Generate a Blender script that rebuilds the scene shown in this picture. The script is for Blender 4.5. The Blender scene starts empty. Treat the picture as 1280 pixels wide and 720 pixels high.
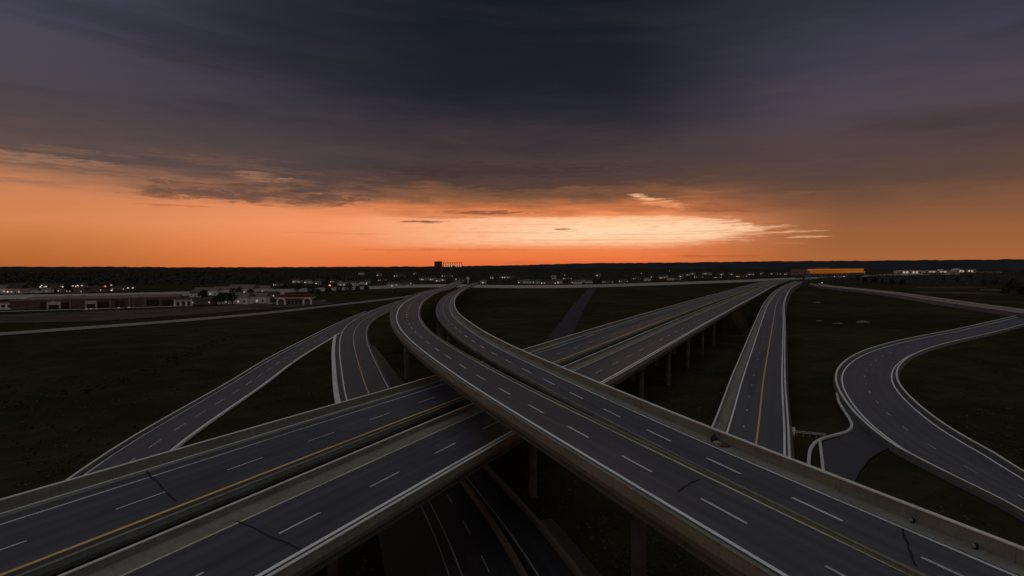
import bpy, bmesh, math, random
from mathutils import Vector, Matrix
random.seed(7)
PI = math.pi
scene = bpy.context.scene
COL = scene.collection

# ------------------------------------------------------------------ camera
HC = 37.0
F = 711.0
PITCH = math.atan(30 / F)
cam_d = bpy.data.cameras.new('camera')
cam_d.sensor_width = 36.0
cam_d.lens = 36.0 * F / 1280.0
cam_d.clip_start = 0.5
cam_d.clip_end = 40000
cam = bpy.data.objects.new('camera', cam_d)
COL.objects.link(cam)
cam.location = (0, 0, HC)
cam.rotation_euler = (PI / 2 - PITCH, 0, 0)
scene.camera = cam
FWD = Vector((0, math.cos(PITCH), -math.sin(PITCH)))
UP = Vector((0, math.sin(PITCH), math.cos(PITCH)))
RT = Vector((1, 0, 0))


def bp(px, py, z=0.0):
    """world point at height z seen at photo position (px, py)"""
    d = FWD * F + RT * (px - 640) + UP * (360 - py)
    t = (z - HC) / d.z
    return Vector((d.x * t, d.y * t, z))


# ------------------------------------------------------------------ node helpers
class X:
    """a socket with arithmetic"""
    def __init__(self, nt, s):
        self.nt, self.s = nt, s

    def _m(self, op, *o, clamp=False):
        n = self.nt.nodes.new('ShaderNodeMath')
        n.operation = op
        n.use_clamp = clamp
        for i, a in enumerate((self,) + o):
            if isinstance(a, X):
                self.nt.links.new(a.s, n.inputs[i])
            else:
                n.inputs[i].default_value = a
        return X(self.nt, n.outputs[0])

    def __add__(self, o): return self._m('ADD', o)
    __radd__ = __add__
    def __sub__(self, o): return self._m('SUBTRACT', o)
    def __rsub__(self, o): return (self * -1) + o
    def __mul__(self, o): return self._m('MULTIPLY', o)
    __rmul__ = __mul__
    def __truediv__(self, o): return self._m('DIVIDE', o)
    def f(self, op, *o): return self._m(op, *o)

    def smooth(self, a, b):
        n = self.nt.nodes.new('ShaderNodeMapRange')
        n.interpolation_type = 'SMOOTHSTEP'
        self.nt.links.new(self.s, n.inputs['Value'])
        for k, v in (('From Min', a), ('From Max', b)):
            if isinstance(v, X):
                self.nt.links.new(v.s, n.inputs[k])
            else:
                n.inputs[k].default_value = v
        return X(self.nt, n.outputs['Result'])


def s2l(c):
    return tuple(((v / 255) / 12.92 if v / 255 <= .04045 else ((v / 255 + .055) / 1.055) ** 2.4) for v in c)


def mixc(nt, fac, a, b, mode='MIX'):
    n = nt.nodes.new('ShaderNodeMix')
    n.data_type = 'RGBA'
    n.blend_type = mode
    for key, v in ((0, fac), (6, a), (7, b)):
        if isinstance(v, X):
            nt.links.new(v.s, n.inputs[key])
        elif key == 0:
            n.inputs[0].default_value = v
        else:
            n.inputs[key].default_value = (*v[:3], 1)
    return X(nt, n.outputs[2])


def ramp(nt, fac, stops, interp='LINEAR'):
    n = nt.nodes.new('ShaderNodeValToRGB')
    e = n.color_ramp.elements
    n.color_ramp.interpolation = interp
    while len(e) < len(stops):
        e.new(0.5)
    for i, (p, c) in enumerate(stops):
        e[i].position = p
        e[i].color = (*c[:3], 1)
    nt.links.new(fac.s, n.inputs[0])
    return X(nt, n.outputs[0])


def vec(nt, x, y, z=0.0):
    n = nt.nodes.new('ShaderNodeCombineXYZ')
    for i, v in enumerate((x, y, z)):
        if isinstance(v, X):
            nt.links.new(v.s, n.inputs[i])
        else:
            n.inputs[i].default_value = v
    return X(nt, n.outputs[0])


def noise(nt, v, scale=1.0, detail=3.0, rough=0.5, dist=0.0):
    n = nt.nodes.new('ShaderNodeTexNoise')
    n.inputs['Scale'].default_value = scale
    n.inputs['Detail'].default_value = detail
    n.inputs['Roughness'].default_value = rough
    n.inputs['Distortion'].default_value = dist
    nt.links.new(v.s, n.inputs['Vector'])
    return X(nt, n.outputs[0])


# ------------------------------------------------------------------ materials
def new_mat(name):
    m = bpy.data.materials.new(name)
    m.use_nodes = True
    nt = m.node_tree
    b = nt.nodes['Principled BSDF']
    return m, nt, b


def uvxy(nt):
    n = nt.nodes.new('ShaderNodeUVMap')
    s = nt.nodes.new('ShaderNodeSeparateXYZ')
    nt.links.new(n.outputs[0], s.inputs[0])
    return X(nt, s.outputs[0]), X(nt, s.outputs[1])


def posxyz(nt):
    g = nt.nodes.new('ShaderNodeNewGeometry')
    s = nt.nodes.new('ShaderNodeSeparateXYZ')
    nt.links.new(g.outputs['Position'], s.inputs[0])
    return X(nt, g.outputs['Position']), [X(nt, s.outputs[i]) for i in range(3)]


def bump(nt, b, h, strength=0.3, dist=0.05):
    n = nt.nodes.new('ShaderNodeBump')
    n.inputs['Strength'].default_value = strength
    n.inputs['Distance'].default_value = dist
    nt.links.new(h.s, n.inputs['Height'])
    nt.links.new(n.outputs[0], b.inputs['Normal'])


def mat_asphalt(name, c0, c1, rough=0.62, lane=3.6, lane0=0.0):
    m, nt, b = new_mat(name)
    u, v = uvxy(nt)
    streak = noise(nt, vec(nt, u * 1.1, v * 0.012), 1.0, 4, .6)
    blot = noise(nt, vec(nt, u * 0.25, v * 0.045), 1.0, 5, .62)
    fine = noise(nt, vec(nt, u * 9.0, v * 5.0), 1.0, 3, .7)
    # polished wheel paths, two to a lane
    w = ((u - lane0) * (4 * PI / lane)).f('COSINE') * -0.5 + 0.5
    f = streak * 0.50 + blot * 0.40 + fine * 0.10 + w * 0.08
    f2 = f.smooth(0.40, 0.72)
    col = mixc(nt, f2, c0, c1)
    # paving lifts: dull patches with a straight start and end
    vt = nt.nodes.new('ShaderNodeTexVoronoi')
    vt.distance = 'CHEBYCHEV'
    nt.links.new(vec(nt, u * 0.22, v * 0.021).s, vt.inputs['Vector'])
    vt.inputs['Scale'].default_value = 1.0
    sp = nt.nodes.new('ShaderNodeSeparateXYZ')
    nt.links.new(vt.outputs['Color'], sp.inputs[0])
    pk = X(nt, sp.outputs[0])
    col = mixc(nt, pk.smooth(.80, .82) * 0.30, col, tuple(x * .62 for x in c0))
    nt.links.new(col.s, b.inputs['Base Color'])
    r = f2 * 0.16 + (rough - 0.08)
    nt.links.new(r.s, b.inputs['Roughness'])
    b.inputs['Specular IOR Level'].default_value = 0.35
    bump(nt, b, fine, .35, .02)
    return m


def mat_concrete(name, c0, c1, rough=0.85, joint=6.0, tint=True):
    m, nt, b = new_mat(name)
    u, v = uvxy(nt)
    a = noise(nt, vec(nt, u * 0.9, v * 0.16), 1.0, 5, .65)
    st = noise(nt, vec(nt, u * 0.6, v * 1.9), 1.0, 4, .7)
    f = (a * 0.6 + st * 0.45).smooth(0.32, 0.75)
    col = mixc(nt, f, c0, c1)
    if tint:
        t = noise(nt, vec(nt, u * 0.3, v * 0.05 + 37.0), 1.0, 3, .55)
        col = mixc(nt, t.smooth(.58, .72) * 0.28, col, (c1[0] * 1.0, c1[1] * .74, c1[2] * .66))
        col = mixc(nt, t.smooth(.45, .30) * 0.45, col, (c1[0] * .78, c1[1] * .85, c1[2] * .58))
    if joint:
        j = ((v / joint).f('FRACT') - 0.5).f('ABSOLUTE').smooth(0.4925, 0.4975)
        col = mixc(nt, j * 0.40, col, tuple(x * .25 for x in c0))
    nt.links.new(col.s, b.inputs['Base Color'])
    b.inputs['Roughness'].default_value = rough
    b.inputs['Specular IOR Level'].default_value = 0.25
    bump(nt, b, st, .25, .04)
    return m


def mat_paint(name, c, under, wear=0.42):
    m, nt, b = new_mat(name)
    u, v = uvxy(nt)
    n1 = noise(nt, vec(nt, u * 6.0, v * 2.2), 1.0, 4, .7)
    n2 = noise(nt, vec(nt, u * 0.5, v * 0.07), 1.0, 3, .6)
    k = (n1 * 0.6 + n2 * 0.5).smooth(wear, wear + .20)
    col = mixc(nt, k, tuple(under[i] * .6 + c[i] * .4 for i in range(3)), c)
    nt.links.new(col.s, b.inputs['Base Color'])
    b.inputs['Roughness'].default_value = 0.65
    b.inputs['Specular IOR Level'].default_value = 0.3
    return m


def mat_noise(name, c0, c1, scale=1.0, rough=0.9, detail=5, bmp=0.0, spec=0.2, lo=.3, hi=.7):
    """colour noise in object space"""
    m, nt, b = new_mat(name)
    tc = nt.nodes.new('ShaderNodeTexCoord')
    n = noise(nt, X(nt, tc.outputs['Object']), scale, detail, .6)
    col = mixc(nt, n.smooth(lo, hi), c0, c1)
    nt.links.new(col.s, b.inputs['Base Color'])
    b.inputs['Roughness'].default_value = rough
    b.inputs['Specular IOR Level'].default_value = spec
    if bmp:
        bump(nt, b, n, bmp, .1)
    return m


def mat_emit(name, c, strength):
    m, nt, b = new_mat(name)
    b.inputs['Base Color'].default_value = (*c, 1)
    b.inputs['Emission Color'].default_value = (*c, 1)
    b.inputs['Emission Strength'].default_value = strength
    return m


def mat_ground():
    m, nt, b = new_mat('meadow')
    p, (x, y, z) = posxyz(nt)
    big = noise(nt, p, 0.010, 5, .6, .6)
    mid = noise(nt, p, 0.06, 6, .65, .3)
    fine = noise(nt, p, 0.9, 4, .7)
    mow = noise(nt, vec(nt, x * 0.02 + y * 0.012, y * 0.10 - x * .06), 1.0, 3, .6)
    c = mixc(nt, (big * .55 + mid * .5).smooth(.38, .68), (.024, .0205, .0100), (.055, .043, .0195))
    c = mixc(nt, mow.smooth(.45, .62) * .6, c, (.0225, .0245, .0120))
    c = mixc(nt, (mid * .5 + fine * .5).smooth(.55, .72) * .45, c, (.062, .049, .026))
    nt.links.new(c.s, b.inputs['Base Color'])
    b.inputs['Roughness'].default_value = 1.0
    b.inputs['Specular IOR Level'].default_value = 0.0
    bump(nt, b, fine * .6 + mid, .9, .5)
    return m


ASPH = (.080, .080, .092)
M = {}
M['asphalt_high'] = mat_asphalt('asphalt_flyover', (.062, .061, .063), (.100, .098, .100), lane=3.5)
M['asphalt_mid'] = mat_asphalt('asphalt_overpass', (.054, .054, .060), (.090, .089, .095), lane=4.6)
M['asphalt_low'] = mat_asphalt('asphalt_ramp', (.060, .060, .064), (.094, .092, .096), lane=5)
M['asphalt_dark'] = mat_asphalt('asphalt_shaded', (.022, .022, .024), (.038, .037, .039))  # near black: holds the shade around the crossing in its colour
M['asphalt_brown'] = mat_asphalt('asphalt_dusty', (.032, .028, .022), (.058, .048, .036))
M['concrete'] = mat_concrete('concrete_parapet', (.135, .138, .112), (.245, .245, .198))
M['concrete_deck'] = mat_concrete('concrete_shoulder', (.145, .142, .113), (.26, .245, .195), joint=0)
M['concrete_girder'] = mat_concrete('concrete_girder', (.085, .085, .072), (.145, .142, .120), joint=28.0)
M['concrete_pale'] = mat_concrete('concrete_pale', (.46, .445, .39), (.64, .62, .55), tint=False)
M['concrete_top'] = mat_concrete('concrete_edge_bright', (.58, .56, .49), (.78, .76, .67), tint=False)  # paler than the parapets: edge highlights put into the colour
M['white'] = mat_paint('white_paint', (.88, .86, .81), ASPH, .36)
M['white_worn'] = mat_paint('worn_white_paint', (.66, .645, .62), ASPH, .42)
M['white_shaded'] = mat_paint('shaded_white_paint', (.42, .41, .39), ASPH, .44)  # white paint dimmed to carry the shade under the crossing
M['yellow'] = mat_paint('yellow_paint', (.76, .50, .17), ASPH, .36)
M['orange'] = mat_paint('orange_paint', (.80, .42, .12), ASPH, .34)
M['cream'] = mat_paint('worn_yellow_paint', (.66, .58, .40), ASPH, .42)
M['tar'] = mat_noise('joint_tar', (.012, .012, .013), (.025, .025, .026), 2.0, .7)
M['pier'] = mat_noise('pier_concrete', (.070, .069, .062), (.12, .117, .104), .6, .9)
M['steel'] = mat_noise('galvanised_steel', (.22, .22, .21), (.36, .35, .33), 1.5, .55, spec=.5)
M['soil'] = mat_noise('bare_soil', (.050, .037, .027), (.105, .079, .058), .035, 1.0, 6, spec=.05)
M['rubble'] = mat_noise('pale_rubble', (.10, .08, .06), (.30, .24, .19), .9, 1.0, 6, spec=.05)
M['leaf'] = mat_noise('dark_foliage', (.024, .028, .014), (.052, .054, .028), .35, .95, 3, spec=.05)
M['leaf2'] = mat_noise('olive_foliage', (.018, .018, .008), (.042, .038, .018), .35, .95, 3, spec=.05)
M['grass_blades'] = mat_noise('grass_blades', (.040, .036, .018), (.075, .064, .034), .2, 1.0, 3, spec=.02)
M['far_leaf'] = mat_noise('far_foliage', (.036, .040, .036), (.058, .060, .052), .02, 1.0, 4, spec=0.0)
M['bark'] = mat_noise('bark', (.03, .024, .018), (.06, .05, .04), 2, .95)
M['brick'] = mat_noise('brown_brick', (.095, .062, .042), (.155, .105, .072), .25, .9)
M['brick_dark'] = mat_noise('dark_bay', (.030, .018, .014), (.055, .032, .024), .4, .8)
M['roof_pale'] = mat_noise('dusty_membrane_roof', (.115, .088, .075), (.20, .158, .138), .04, .9)
M['roof_grey'] = mat_noise('grey_shingle', (.06, .055, .05), (.11, .10, .09), .6, .9)
M['roof_dark'] = mat_noise('dark_shingle', (.030, .026, .025), (.055, .048, .045), .6, .9)
M['roof_red'] = mat_noise('dull_red_roof', (.07, .024, .020), (.12, .042, .034), .6, .85)
M['wall_white'] = mat_noise('white_siding', (.58, .55, .50), (.80, .77, .71), .3, .8)
M['wall_cream'] = mat_noise('cream_stucco', (.40, .34, .27), (.58, .50, .40), .3, .85)
M['wall_grey'] = mat_noise('grey_block', (.20, .19, .18), (.32, .30, .28), .3, .85)
M['wall_brown'] = mat_noise('tan_block', (.17, .125, .095), (.27, .205, .155), .3, .85)
M['wall_dark'] = mat_noise('dark_tower_cladding', (.030, .024, .024), (.05, .042, .040), .1, .7)
M['glass'] = mat_noise('dark_window_glass', (.010, .012, .015), (.02, .022, .026), 1, .15, spec=.6)
M['rubber'] = mat_noise('tyre_rubber', (.012, .012, .012), (.022, .022, .022), 3, .9)
M['car_white'] = mat_noise('white_car_paint', (.70, .70, .69), (.80, .80, .79), 1, .3, spec=.5)
M['car_silver'] = mat_noise('silver_car_paint', (.34, .35, .36), (.44, .45, .46), 1, .3, spec=.5)
M['car_red'] = mat_noise('red_car_paint', (.26, .03, .025), (.34, .045, .035), 1, .3, spec=.5)
M['car_dark'] = mat_noise('black_car_paint', (.015, .015, .017), (.03, .03, .033), 1, .3, spec=.5)
M['orange_wall'] = mat_emit('emissive_orange_cladding', (.85, .24, .02), 0.13)  # the wall itself emits, standing in for light on it
M['orange_band'] = mat_emit('emissive_orange_fascia', (.95, .34, .04), 0.22)
M['lamp_white'] = mat_emit('lit_lamp_white', (1.0, .84, .66), .62)
M['lamp_orange'] = mat_emit('lit_lamp_sodium', (1.0, .40, .08), 1.6)
M['lamp_red'] = mat_emit('lit_lamp_red', (1.0, .20, .13), .9)
M['window_lit'] = mat_emit('lit_window', (1.0, .72, .45), 0.9)
M['window_glow'] = mat_emit('emissive_opening', (1.0, .60, .26), .42)  # panes emit the brightness of the gaps between the pillars
M['window_fill'] = mat_emit('fill_glow_window', (1.0, .88, .76), 0.27)  # glow added to brighten the white blocks and house fronts
M['cloth_red'] = mat_noise('red_cloth', (.10, .035, .03), (.17, .06, .05), 4, .9)
M['bag'] = mat_noise('black_plastic', (.008, .008, .008), (.02, .02, .02), 4, .4)
M['pale_plastic'] = mat_noise('pale_plastic', (.20, .23, .21), (.32, .36, .33), 4, .6)
M['meadow'] = mat_ground()


# ------------------------------------------------------------------ object helpers
def link(name, me, mat=None, parent=None):
    o = bpy.data.objects.new(name, me)
    COL.objects.link(o)
    if mat is not None and me is not None and not me.materials:
        me.materials.append(M[mat] if isinstance(mat, str) else mat)
    if parent is not None:
        o.parent = parent
        o.matrix_parent_inverse = Matrix.Translation(-parent.location) if not parent.get('local') else Matrix.Identity(4)
    return o


def tag(o, label=None, cat=None, group=None, kind=None):
    if label: o['label'] = label
    if cat: o['category'] = cat
    if group: o['group'] = group
    if kind: o['kind'] = kind
    return o


def thing(name, label, cat, loc, group=None, rz=0.0, local=False):
    """an Empty at the base of a thing; local=True: its parts are modelled round the origin"""
    o = bpy.data.objects.new(name, None)
    o.empty_display_size = .5
    COL.objects.link(o)
    o.location = loc
    o.rotation_euler = (0, 0, rz)
    if local: o['local'] = 1
    return tag(o, label, cat, group)


def copy_tree(o, parent=None):
    c = o.copy()
    COL.objects.link(c)
    if parent is not None:
        c.parent = parent
    for ch in list(o.children):
        copy_tree(ch, c)
    return c


def mesh(name, verts, faces, uvs=None, smooth=False):
    me = bpy.data.meshes.new(name)
    me.from_pydata([tuple(v) for v in verts], [], faces)
    if uvs is not None:
        l = me.uv_layers.new(name='UVMap')
        flat = []
        for p in me.polygons:
            for vi in p.vertices:
                flat += uvs[vi]
        l.data.foreach_set('uv', flat)
    if smooth:
        me.polygons.foreach_set('use_smooth', [True] * len(me.polygons))
    me.update()
    return me


class MB:
    """collects boxes and other solids into one mesh"""
    def __init__(self):
        self.v, self.f = [], []

    def box(self, x0, x1, y0, y1, z0, z1):
        n = len(self.v)
        self.v += [(x0, y0, z0), (x1, y0, z0), (x1, y1, z0), (x0, y1, z0), (x0, y0, z1), (x1, y0, z1), (x1, y1, z1), (x0, y1, z1)]
        self.f += [tuple(n + i for i in q) for q in ((3, 2, 1, 0), (4, 5, 6, 7), (0, 1, 5, 4), (1, 2, 6, 5), (2, 3, 7, 6), (3, 0, 4, 7))]
        return self

    def prism(self, poly, y0, y1):
        """polygon in xz, extruded along y"""
        n, k = len(self.v), len(poly)
        self.v += [(x, y0, z) for x, z in poly] + [(x, y1, z) for x, z in poly]
        self.f += [tuple(n + i for i in range(k)), tuple(n + k + i for i in reversed(range(k)))]
        self.f += [(n + (i + 1) % k, n + i, n + k + i, n + k + (i + 1) % k) for i in range(k)]
        return self

    def tube(self, p0, p1, r0, r1=None, seg=8):
        r1 = r0 if r1 is None else r1
        p0, p1 = Vector(p0), Vector(p1)
        d = (p1 - p0).normalized()
        a = d.orthogonal().normalized()
        b = d.cross(a)
        n = len(self.v)
        for p, r in ((p0, r0), (p1, r1)):
            for i in range(seg):
                t = 2 * PI * i / seg
                self.v.append(tuple(p + a * (math.cos(t) * r) + b * (math.sin(t) * r)))
        self.f += [(n + i, n + (i + 1) % seg, n + seg + (i + 1) % seg, n + seg + i) for i in range(seg)]
        self.f += [tuple(n + i for i in reversed(range(seg))), tuple(n + seg + i for i in range(seg))]
        return self

    def ball(self, c, r, sq=(1, 1, 1), jag=0.0, seg=10, rings=6):
        n = len(self.v)
        for j in range(rings + 1):
            th = PI * j / rings
            for i in range(seg):
                ph = 2 * PI * i / seg
                k = r * (1 + random.uniform(-jag, jag))
                self.v.append((c[0] + k * sq[0] * math.sin(th) * math.cos(ph), c[1] + k * sq[1] * math.sin(th) * math.sin(ph), c[2] + k * sq[2] * math.cos(th)))
        for j in range(rings):
            for i in range(seg):
                a, b = n + j * seg + i, n + j * seg + (i + 1) % seg
                self.f.append((a, a + seg, b + seg, b))
        return self

    def build(self, name, mat, parent=None, smooth=False):
        return link(name, mesh(name, self.v, self.f, None, smooth), mat, parent)


# ------------------------------------------------------------------ road paths
class Path:
    def __init__(self, pts, step=4.0, smooth=10, ext0=0.0, ext1=0.0, k=None, flip=False):
        P = [Vector(p) for p in pts]
        if ext0: P.insert(0, P[0] + (P[0] - P[1]).normalized() * ext0)
        if ext1: P.append(P[-1] + (P[-1] - P[-2]).normalized() * ext1)
        dense = []
        Q = [P[0] * 2 - P[1]] + P + [P[-1] * 2 - P[-2]]
        for i in range(1, len(Q) - 2):
            p0, p1, p2, p3 = Q[i - 1:i + 3]
            # centripetal Catmull-Rom
            t0 = 0.0
            t1 = t0 + max((p1 - p0).length, 1e-3) ** .5
            t2 = t1 + max((p2 - p1).length, 1e-3) ** .5
            t3 = t2 + max((p3 - p2).length, 1e-3) ** .5
            n = max(2, int((p2 - p1).length / 1.5))
            for j in range(n):
                t = t1 + (t2 - t1) * j / n
                a1 = p0 * ((t1 - t) / (t1 - t0)) + p1 * ((t - t0) / (t1 - t0))
                a2 = p1 * ((t2 - t) / (t2 - t1)) + p2 * ((t - t1) / (t2 - t1))
                a3 = p2 * ((t3 - t) / (t3 - t2)) + p3 * ((t - t2) / (t3 - t2))
                b1 = a1 * ((t2 - t) / (t2 - t0)) + a2 * ((t - t0) / (t2 - t0))
                b2 = a2 * ((t3 - t) / (t3 - t1)) + a3 * ((t - t1) / (t3 - t1))
                dense.append(b1 * ((t2 - t) / (t2 - t1)) + b2 * ((t - t1) / (t2 - t1)))
        dense.append(P[-1])
        R = self._resample(dense, step)
        for _ in range(smooth):
            R = [R[0]] + [(R[i - 1] + R[i] * 2 + R[i + 1]) / 4 for i in range(1, len(R) - 1)] + [R[-1]]
        R = self._resample(R, step)
        self.P = R
        self.n = len(R)
        self.step = step
        self.S = [0.0]
        for i in range(1, self.n):
            self.S.append(self.S[-1] + (R[i] - R[i - 1]).length)
        self.L = self.S[-1]
        self.R = []
        for i in range(self.n):
            d = R[min(i + 1, self.n - 1)] - R[max(i - 1, 0)]
            d.z = 0
            d.normalize()
            self.R.append(Vector((d.y, -d.x, 0)) * (-1 if flip else 1))
        self.sg = -1 if flip else 1
        self.k = k      # lateral scale as a function of the point

    def _resample(self, D, step):
        out = [D[0].copy()]
        acc = 0.0
        for a, b in zip(D, D[1:]):
            l = (b - a).length
            while acc + l >= step:
                t = (step - acc) / l
                a = a + (b - a) * t
                out.append(a.copy())
                l = (b - a).length
                acc = 0.0
            acc += l
        if (out[-1] - D[-1]).length > .3 * step:
            out.append(D[-1].copy())
        return out

    def at(self, s):
        s = min(max(s, 0.0), self.L)
        lo, hi = 0, self.n - 1
        while hi - lo > 1:
            m = (lo + hi) // 2
            if self.S[m] <= s: lo = m
            else: hi = m
        t = (s - self.S[lo]) / max(self.S[hi] - self.S[lo], 1e-6)
        return self.P[lo].lerp(self.P[hi], t), self.R[lo].lerp(self.R[hi], t).normalized()

    def pt(self, s, off, dz=0.0):
        p, r = self.at(s)
        k = self.k(p) if self.k else 1.0
        return p + r * (off * k) + Vector((0, 0, dz))

    def stations(self, s0, s1):
        return [s0] + [s for s in self.S if s0 + .05 < s < s1 - .05] + [s1]

    def nearest(self, x, y):
        best = (1e18, 0)
        for i, p in enumerate(self.P):
            d = (p.x - x) ** 2 + (p.y - y) ** 2
            if d < best[0]: best = (d, i)
        i = best[1]
        d = Vector((x, y, 0)) - self.P[i]
        return self.S[i], d.x * self.R[i].x + d.y * self.R[i].y, math.sqrt(best[0])


def sweep(name, path, prof, mat, parent=None, s0=0.0, s1=None, closed=True, zfun=None):
    """profile of (offset, dz) swept along the path; dz may be ('abs', z) for a fixed world height"""
    s1 = path.L if s1 is None else s1
    st = path.stations(s0, s1)
    k = len(prof)
    # every profile edge gets its own pair of vertices so that UVs and normals stay crisp
    edges = [(i, (i + 1) % k) for i in range(k if closed else k - 1)]
    V, FC, UV = [], [], []
    frames = []
    for s in st:
        p, r = path.at(s)
        kk = path.k(p) if path.k else 1.0
        frames.append((p, r, kk))

    def pos(fr, q):
        p, r, kk = fr
        o, dz = q
        w = p + r * (o * kk)
        z = dz[1] if isinstance(dz, tuple) else p.z + dz
        return (w.x, w.y, z)
    for a, b in edges:
        n = len(V)
        ga = prof[a][0] if not isinstance(prof[a][1], tuple) else prof[a][0]
        ha = 0 if isinstance(prof[a][1], tuple) else prof[a][1]
        hb = 0 if isinstance(prof[b][1], tuple) else prof[b][1]
        du = math.hypot(prof[b][0] - prof[a][0], hb - ha)
        for i, s in enumerate(st):
            V += [pos(frames[i], prof[a]), pos(frames[i], prof[b])]
            UV += [(ga, s), (ga + du, s)]
        for i in range(len(st) - 1):
            q = n + 2 * i
            FC.append((q, q + 1, q + 3, q + 2))
    if closed:
        for i, rev in ((0, False), (len(st) - 1, True)):
            n = len(V)
            V += [pos(frames[i], q) for q in prof]
            UV += [(q[0], st[i]) for q in prof]
            f = tuple(range(n, n + k))
            FC.append(f[::-1] if rev else f)
    return link(name, mesh(name, V, FC, UV), mat, parent)


def strip(name, path, o0, o1, dz, mat, parent=None, s0=0.0, s1=None):
    return sweep(name, path, [(o0, dz), (o1, dz)], mat, parent, s0, s1, closed=False)


def edge_line(path, off, mat, parent, w=.22, dz=.05, s0=0.0, s1=None):
    return strip('edge_line', path, off - w / 2, off + w / 2, dz, mat, parent, s0, s1)


def dashes(path, off, mat, parent, s_first, cycle, length, s_end, w=.2, dz=.05, name='lane_dash'):
    s = s_first
    n = 0
    while s + length < s_end and n < 95:
        if s > 0:
            strip(name, path, off - w / 2, off + w / 2, dz, mat, parent, s, s + length)
            n += 1
        s += cycle


def wall_prof(o0, o1, z0, z1, taper=.06):
    """an upright wall between o0 and o1 with a slight batter and chamfered top"""
    c = .035
    return [(o0, z0), (o0 + taper, z1 - c), (o0 + taper + c, z1), (o1 - taper - c, z1), (o1 - taper, z1 - c), (o1, z0)]


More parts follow.
